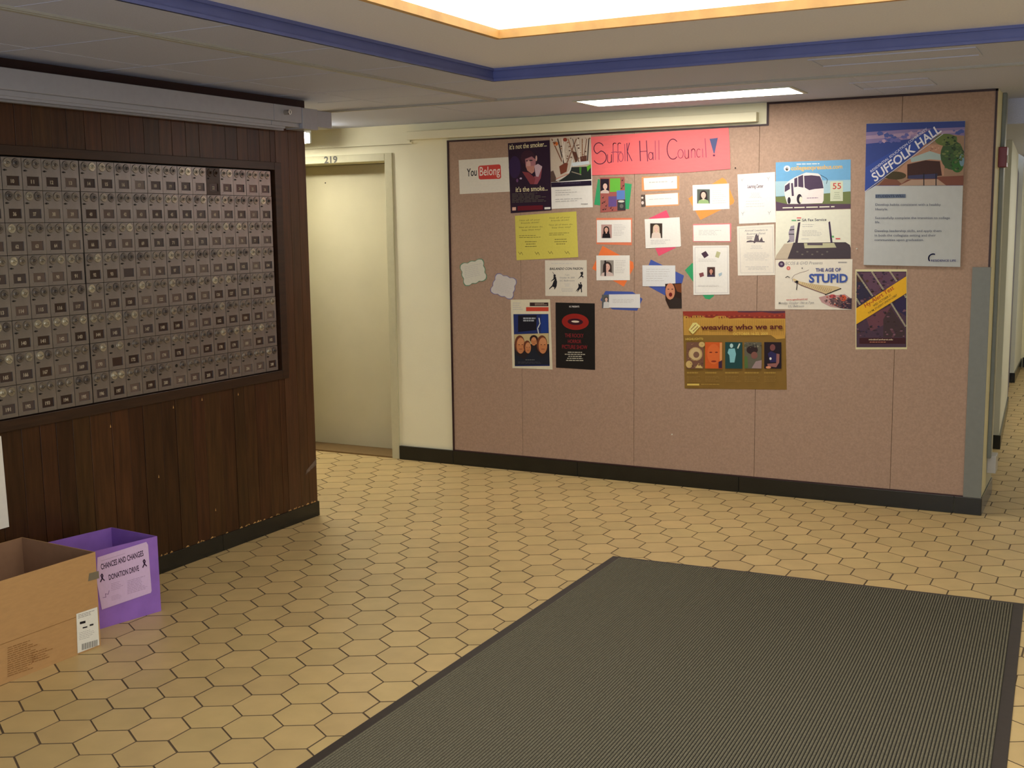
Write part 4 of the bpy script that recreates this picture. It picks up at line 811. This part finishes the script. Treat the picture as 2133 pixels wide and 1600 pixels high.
# white sheet on the wood wall at the far left
ws = MB(); ws.prism([(LW+.004, 2.74, .436), (LW+.004, 3.173, .436), (LW+.004, 3.166, .82), (LW+.004, 2.74, .82)], (.004, 0, 0)); ws.c = [col(232, 226, 214)]*len(ws.f)
tag(ws.build('paper_sign', M['print'], None), 'blank white sheet on the wood panelling at the left edge', 'sign')
# push pins / holes in the fabric
pp = MB()
for u, v in ((1532, 350), (1785, 518), (1400, 905)):
    q = BOARD.at(u, v); pp = MB(); pp.cyl(q, (0, -1, 0), .004, .006, 10)
    tag(pp.build('push_pin', M['darkslot'] if v == 350 else M['white_paint']), {350: 'tiny dark pin right of the pink banner', 518: 'tiny white pin left of the hall sign board', 905: 'tiny white pin on the bare fabric below the posters'}[v], 'push pin')

# ------------------------------------------------------------------ mailboxes
ROWS, RP, CP = 8, (1.953-.885)/8, (4.957-3.666)/13
def door_mesh():
    """front plate with a window opening, local y across (0..CP), z up (0..RP), front at x=0"""
    mb = MB(); g = .0012; x0, x1 = -.008, 0
    wy0, wy1, wz0, wz1 = .23*CP, .85*CP, .135*RP, .425*RP
    mb.box(x0, g, g, x1, wy0, RP-g); mb.box(x0, wy1, g, x1, CP-g, RP-g); mb.box(x0, wy0, g, x1, wy1, wz0); mb.box(x0, wy0, wz1, x1, wy1, RP-g)
    mb.box(x1, .20*CP, .09*RP, x1+.001, .88*CP, .135*RP-.002); mb.box(x1, .20*CP, .43*RP, x1+.001, .88*CP, .46*RP)
    return mb
def to_mesh(mb, name, mats):
    me = bpy.data.meshes.new(name); me.from_pydata(mb.v, [], mb.f)
    for k in mats: me.materials.append(k)
    if len(mats) > 1: me.polygons.foreach_set('material_index', mb.m)
    me.update(); return me
ME_DOOR = to_mesh(door_mesh(), 'mailbox_door', [M['mailmetal']])
mb = MB(); mb.box(-.006, .23*CP, .135*RP, -.004, .85*CP, .425*RP); ME_WIN = to_mesh(mb, 'number_window', [M['window']])
mb = MB(); R1 = .0198
mb.cyl((0, 0, 0), (1, 0, 0), R1, .0035, 24, R1*.90); mb.cyl((.0035, 0, 0), (1, 0, 0), R1*.60, .0015, 20, R1*.52); mb.cyl((.0050, 0, 0), (1, 0, 0), .0066, .010, 14, .0056)

mb.mi = 1; mb.box(.0149, -.0010, -.0056, .0154, .0010, .0056)
ME_DIAL = to_mesh(mb, 'dial', [M['dial'], M['darkslot']])
mb = MB(); mb.box(0, -.009, -.002, .0012, .009, .002); mb.box(.001, -.004, -.0035, .004, 0, .0035); ME_LATCH = to_mesh(mb, 'latch', [M['darkslot']])
def number_mesh(t):
    mb = MB(); wd = .0085*len(t)
    wall_text(mb, t, (-.0036, .54*CP-wd/2, .215*RP), (0, 1, 0), (0, 0, 1), wd, .0145, bold=.04)
    return to_mesh(mb, 'box_number', [M['num_white']])
M['num_white'] = mat('box_number_paint', col(168, 156, 136), .5, noise=.08, nscale=60)
def child(name, me, parent, loc):
    o = bpy.data.objects.new(name, me); C.objects.link(o); o.parent = parent; o.location = loc; return o
random.seed(21)
def bank(ncols, y0, first_col, label):
    root = empty('mailbox_bank', (LW, y0, MZ0), label, 'mailboxes')
    fm = MB(); 
    fm.box(LW-.035, y0-.001, MZ0-.002, LW-.009, y0+ncols*CP+.001, 1.955)
    fm.box(LW-.010, y0-.0035, MZ0, LW+.0015, y0-.0005, 1.953)
    fm.build('cabinet', M['reveal'], root)
    for r in range(ROWS):
        for c_ in range(ncols):
            num = (first_col+c_)+26*r; special = (r == 0 and first_col+c_ == 22)
            d_ = bpy.data.objects.new('mailbox_door', ME_DOOR.copy() if special else ME_DOOR); C.objects.link(d_); d_.parent = root
            z = 1.953-RP*(r+1)-MZ0
            d_.location = (random.uniform(-.0012, .0008), c_*CP, z)
            if special:
                d_.data.materials[0] = M['brownplate']; d_['label'] = 'dark brown mailbox door in the top row'
            missing = (r, first_col+c_) in ((6, 15), (6, 16), (7, 19)) # a dial missing, dark hole
            for k, fy in enumerate((.285, .715)):
                if missing and k == 0:
                    hm = MB(); hm.cyl((0, 0, 0), (1, 0, 0), .008, .001, 14); child('keyhole', to_mesh(hm, 'keyhole', [M['darkslot']]), d_, (.0002, fy*CP, .82*RP)); continue
                di = child('dial', ME_DIAL, d_, (0, fy*CP, .82*RP)); di.rotation_euler = (random.uniform(0, 6.28), 0, 0)
                if special: 
                    if k == 0: _m = ME_DIAL.copy(); _m.materials[0] = M['brownplate']
                    di.data = _m
            child('latch', ME_LATCH, d_, (0, .17*CP, .60*RP))
            child('number_window', ME_WIN, d_, (0, 0, 0))
            if num not in (93+1, 171): child('box_number', number_mesh(str(num)), d_, (0, 0, 0))
YD = 4.957-13*CP
bank(13, YD, 14, 'bank of small metal combination mailboxes right of the vertical divider')
NL = 8
bank(NL, YD-.004-NL*CP, 14-NL, 'bank of small metal combination mailboxes left of the vertical divider')
MYL = YD-.004-NL*CP

# ------------------------------------------------------------------ roll-up shutter housing above the mailboxes
HX = LW+.118
hs = empty('shutter_housing', (LW, 3.6, 2.19), 'long pale grey metal housing with a key lock above the mailboxes', 'housing')
def prof(mb, y0, y1, z0=2.205, z1=2.290, x1=HX, lip=True):
    mb.box(LW+.005, y0, z0, x1, y1, z1)
    if lip: mb.box(LW+.005, y0, z0-.022, x1-.018, y1, z0+.001)
mb = MB(); prof(mb, 1.2, 4.859); mb.build('box_cover', M['housing'], hs, bevel=.003)
mb = MB(); prof(mb, 4.861, 5.092); mb.build('lock_cover', M['housing'], hs, bevel=.003)
mb = MB(); mb.box(LW+.02, 1.2, 2.166, LW+.05, 5.02, 2.185); mb.box(LW+.075, 1.2, 2.172, LW+.092, 4.98, 2.184); mb.build('bottom_slat', M['housing'], hs)
mb = MB(); mb.box(LW+.005, 5.094, 2.178, HX+.003, 5.228, 2.288); mb.build('end_cap', M['housing'], hs, bevel=.003)
mb = MB(); mb.box(LW+.02, 5.228, 2.196, HX-.002, 5.362, 2.284); mb.build('shaft_cover', M['housing'], hs, bevel=.003)
lk = MB(); lk.cyl((HX, 4.95, 2.252), (1, -.0, 0), .014, .034, 18, .013); lko = lk.build('key_lock', M['steel'], hs)
lk = MB(); lk.box(HX+.034, 4.948, 2.244, HX+.0346, 4.952, 2.260); lk.build('keyhole', M['darkslot'], lko)

# ------------------------------------------------------------------ cardboard box
def open_box(root, corners, h, t, mo, mi, flare=0):
    """corners: 4 floor points counter-clockwise; sides are separate walls with real thickness"""
    P_ = [Vector((x, y, 0)) for x, y in corners]; cen = sum(P_, Vector())/4
    T_ = [p+(p-cen)*flare+Vector((0, 0, h)) for p in P_]
    out = MB(); inn = MB()
    def inset(L_): 
        r = []
        for k in range(4):
            a, b, c_ = L_[k-1], L_[k], L_[(k+1) % 4]
            d1 = (b-a).normalized(); d2 = (c_-b).normalized(); n1 = Vector((-d1.y, d1.x, 0)); n2 = Vector((-d2.y, d2.x, 0))
            r.append(b+(n1+n2)*t)
        return r
    Pi, Ti = inset(P_), inset(T_)
    for k in range(4):
        j = (k+1) % 4
        out.quad(P_[k], P_[j], T_[j], T_[k]); out.quad(T_[k], T_[j], Ti[j], Ti[k]); 
        inn.quad(Pi[j]+Vector((0, 0, t)), Pi[k]+Vector((0, 0, t)), Ti[k], Ti[j])
    out.quad(*P_[::-1]); inn.quad(*[p+Vector((0, 0, t)) for p in Pi])
    out.build('outer_walls', mo, root, loc=(0, 0, 0)); inn.build('inner_walls', mi, root, loc=(0, 0, 0))
cbx = [(-3.565, 2.50), (-3.541, 3.176), (-3.995, 3.205), (-4.02, 2.53)]
bx = empty('cardboard_box', (-3.78, 2.85, 0), 'open brown cardboard box with a white barcode label', 'box')
def rel(o): return o
# outer and inner are built in world coordinates, so parent offset is handled by build()
open_box(bx, [cbx[0], cbx[1], cbx[2], cbx[3]], .387, .004, M['cardboard'], M['cardboard_in'], .004)
fdir = Vector((cbx[1][0]-cbx[0][0], cbx[1][1]-cbx[0][1], 0)).normalized(); fn = Vector((fdir.y, -fdir.x, 0))
BX = Surf((cbx[1][0]+.0008, cbx[1][1], 0), fn)
Q2 = (0, 1100, 4.5714); Q3 = (0, 1050, 4.102)
def on_box(name, label, crop, outline, color, surf, parent): return Sheet(name, label, None, crop, outline, color, .0008, surf, parent=parent, thick=.0003)
s = on_box('shipping_label', 'white barcode label', Q2, [(725, 818), (925, 752), (945, 1113), (738, 1193)], col(232, 230, 218), BX, bx)
s.lines('printed_text', GREY, 742, 828, 900, 870, 3, -.3, .4, 2); s.rect('printed_text', INK, 758, 895, 812, 918, -.25); s.rect('printed_text', INK, 785, 945, 830, 958, -.25); s.rect('printed_text', INK, 852, 918, 888, 934, -.25)
s.lines('printed_text', GREY, 752, 1000, 900, 1080, 5, -.3, .2, 4)
for k in range(20):
    x = 776+k*7.6; s.k -= 1 if k else 0; y = 1105-(x-776)*.29; s.poly('barcode', INK, [(x, y), (x+[2.5, 4.5, 3][k % 3], y-1), (x+[2.5, 4.5, 3][k % 3], y+58), (x, y+59)])
s.done()
s = on_box('tape_strip', 'grey tape strip', Q2, [(848, 432), (938, 408), (943, 478), (838, 508)], col(122, 112, 92), BX, bx); s.done()
s = on_box('printed_text', None, Q2, [(0, 1112), (725, 846), (725, 848.5), (0, 1115)], col(140, 98, 50), BX, bx)
s.lines('printed_text', col(146, 104, 60), 70, 1140, 370, 1430, 14, -.34, .32, 3); s.lines('printed_text', col(150, 106, 62), 300, 1190, 500, 1300, 5, -.34, .3, 8); s.done()

# ------------------------------------------------------------------ purple box
pbx = [(-3.705, 3.262), (-3.630, 3.600), (-3.928, 3.625), (-3.99, 3.30)]
px = empty('donation_box', (-3.81, 3.45, 0), 'open purple paper-covered donation box behind the cardboard box', 'box')
open_box(px, pbx, .336, .004, M['purple'], M['purple'], .0)
fdir = Vector((pbx[1][0]-pbx[0][0], pbx[1][1]-pbx[0][1], 0)).normalized(); fn = Vector((fdir.y, -fdir.x, 0))
PX = Surf((pbx[1][0]+.0008, pbx[1][1], 0), fn)
s = on_box('poster_label', 'pale lilac sheet reading Chances and Changes donation drive', P2, [(78, 412), (1095, 90), (1130, 150), (1205, 1105), (1190, 1150), (170, 1500), (60, 900)], col(214, 186, 222), PX, px)
DP = col(54, 28, 64)
s.text('printed_text', DP, 'CHANCES AND CHANGES', (155, 668), (1040, 375), 105, .05, up=(-14, -112)); s.text('printed_text', DP, 'DONATION DRIVE', (318, 885), (945, 685), 105, .05, up=(-12, -108))
s.stroke('printed_text', col(150, 120, 160), [(150, 488), (650, 330)], 5)
for x, y in ((170, 830), (1050, 530)):
    s.stroke('ribbon_symbol', DP, [(x-30, y+90), (x+5, y+20), (x+20, y-40), (x, y-72), (x-20, y-40), (x, y+10), (x+50, y+60)], 24)
s.lines('printed_text', col(178, 150, 186), 360, 960, 620, 1130, 5, -.3, .3, 3); s.lines('printed_text', col(178, 150, 186), 370, 1220, 580, 1330, 4, -.3, .3, 4); s.lines('printed_text', col(176, 148, 184), 700, 900, 1130, 1200, 9, -.3, .35, 5)
s.stroke('printed_text', col(120, 90, 140), [(190, 1250), (250, 1240), (240, 1170), (300, 1180), (320, 1100)], 10); s.done()

# ------------------------------------------------------------------ entrance mat
mq = [(-2.168, 5.205), (-.286, 5.287), (-.16, 2.05), (-2.165, 1.98)]
def bil(a, b):
    p = [Vector((x, y, 0)) for x, y in mq]; return (p[3]*(1-a)+p[2]*a)*(1-b)+(p[0]*(1-a)+p[1]*a)*b
mt = empty('floor_mat', (-1.2, 3.6, 0), 'large ribbed charcoal entrance mat on the tile floor', 'floor mat')
mb = MB()
mb.prism([bil(0, 0), bil(1, 0), bil(1, 1), bil(0, 1)], (0, 0, .005)); mb.build('rubber_edge', M['rubber'], mt, bevel=.002)
e0, e1, f0, f1 = .022, .978, .012, .990
mb = MB(); mb.prism([bil(e0, f0)+Vector((0, 0, .005)), bil(e1, f0)+Vector((0, 0, .005)), bil(e1, f1)+Vector((0, 0, .005)), bil(e0, f1)+Vector((0, 0, .005))], (0, 0, .0015)); mb.build('carpet_base', M['matbase'], mt)
mb = MB(); NR = 165; zb, zt = Vector((0, 0, .0064)), Vector((0, 0, .0094))
for k in range(NR):
    a0 = e0+(e1-e0)*k/NR; da = (e1-e0)/NR
    a, b, c_, d_ = a0+da*.10, a0+da*.30, a0+da*.62, a0+da*.82
    i = len(mb.v)
    for fb in (f0, f1):
        mb.v += [tuple(bil(a, fb)+zb), tuple(bil(b, fb)+zt), tuple(bil(c_, fb)+zt), tuple(bil(d_, fb)+zb)]
    for q in range(3): mb.f.append((i+q, i+q+4, i+q+5, i+q+1)); mb.c.append(None); mb.m.append(0)
    mb.f.append((i, i+1, i+2, i+3)); mb.f.append((i+7, i+6, i+5, i+4)); mb.c += [None]*2; mb.m += [0]*2
mb.build('ribbed_pile', M['matrib'], mt)

# ------------------------------------------------------------------ groups of like things
GR = {'council_card': 'council member cards under the pink banner', 'poster': 'posters on the bulletin board', 'flyer': 'flyers on the bulletin board',
      'notice': 'yellow notices side by side', 'note_card': 'scalloped note cards', 'mailbox_bank': 'mailbox banks in the wood panelled wall',
      'push_pin': 'pins left in the board fabric', 'fluorescent_light': 'fluorescent ceiling lights'}
for o in list(C.objects):
    if o.parent is None and o.name.split('.')[0] in GR: o['group'] = GR[o.name.split('.')[0]]
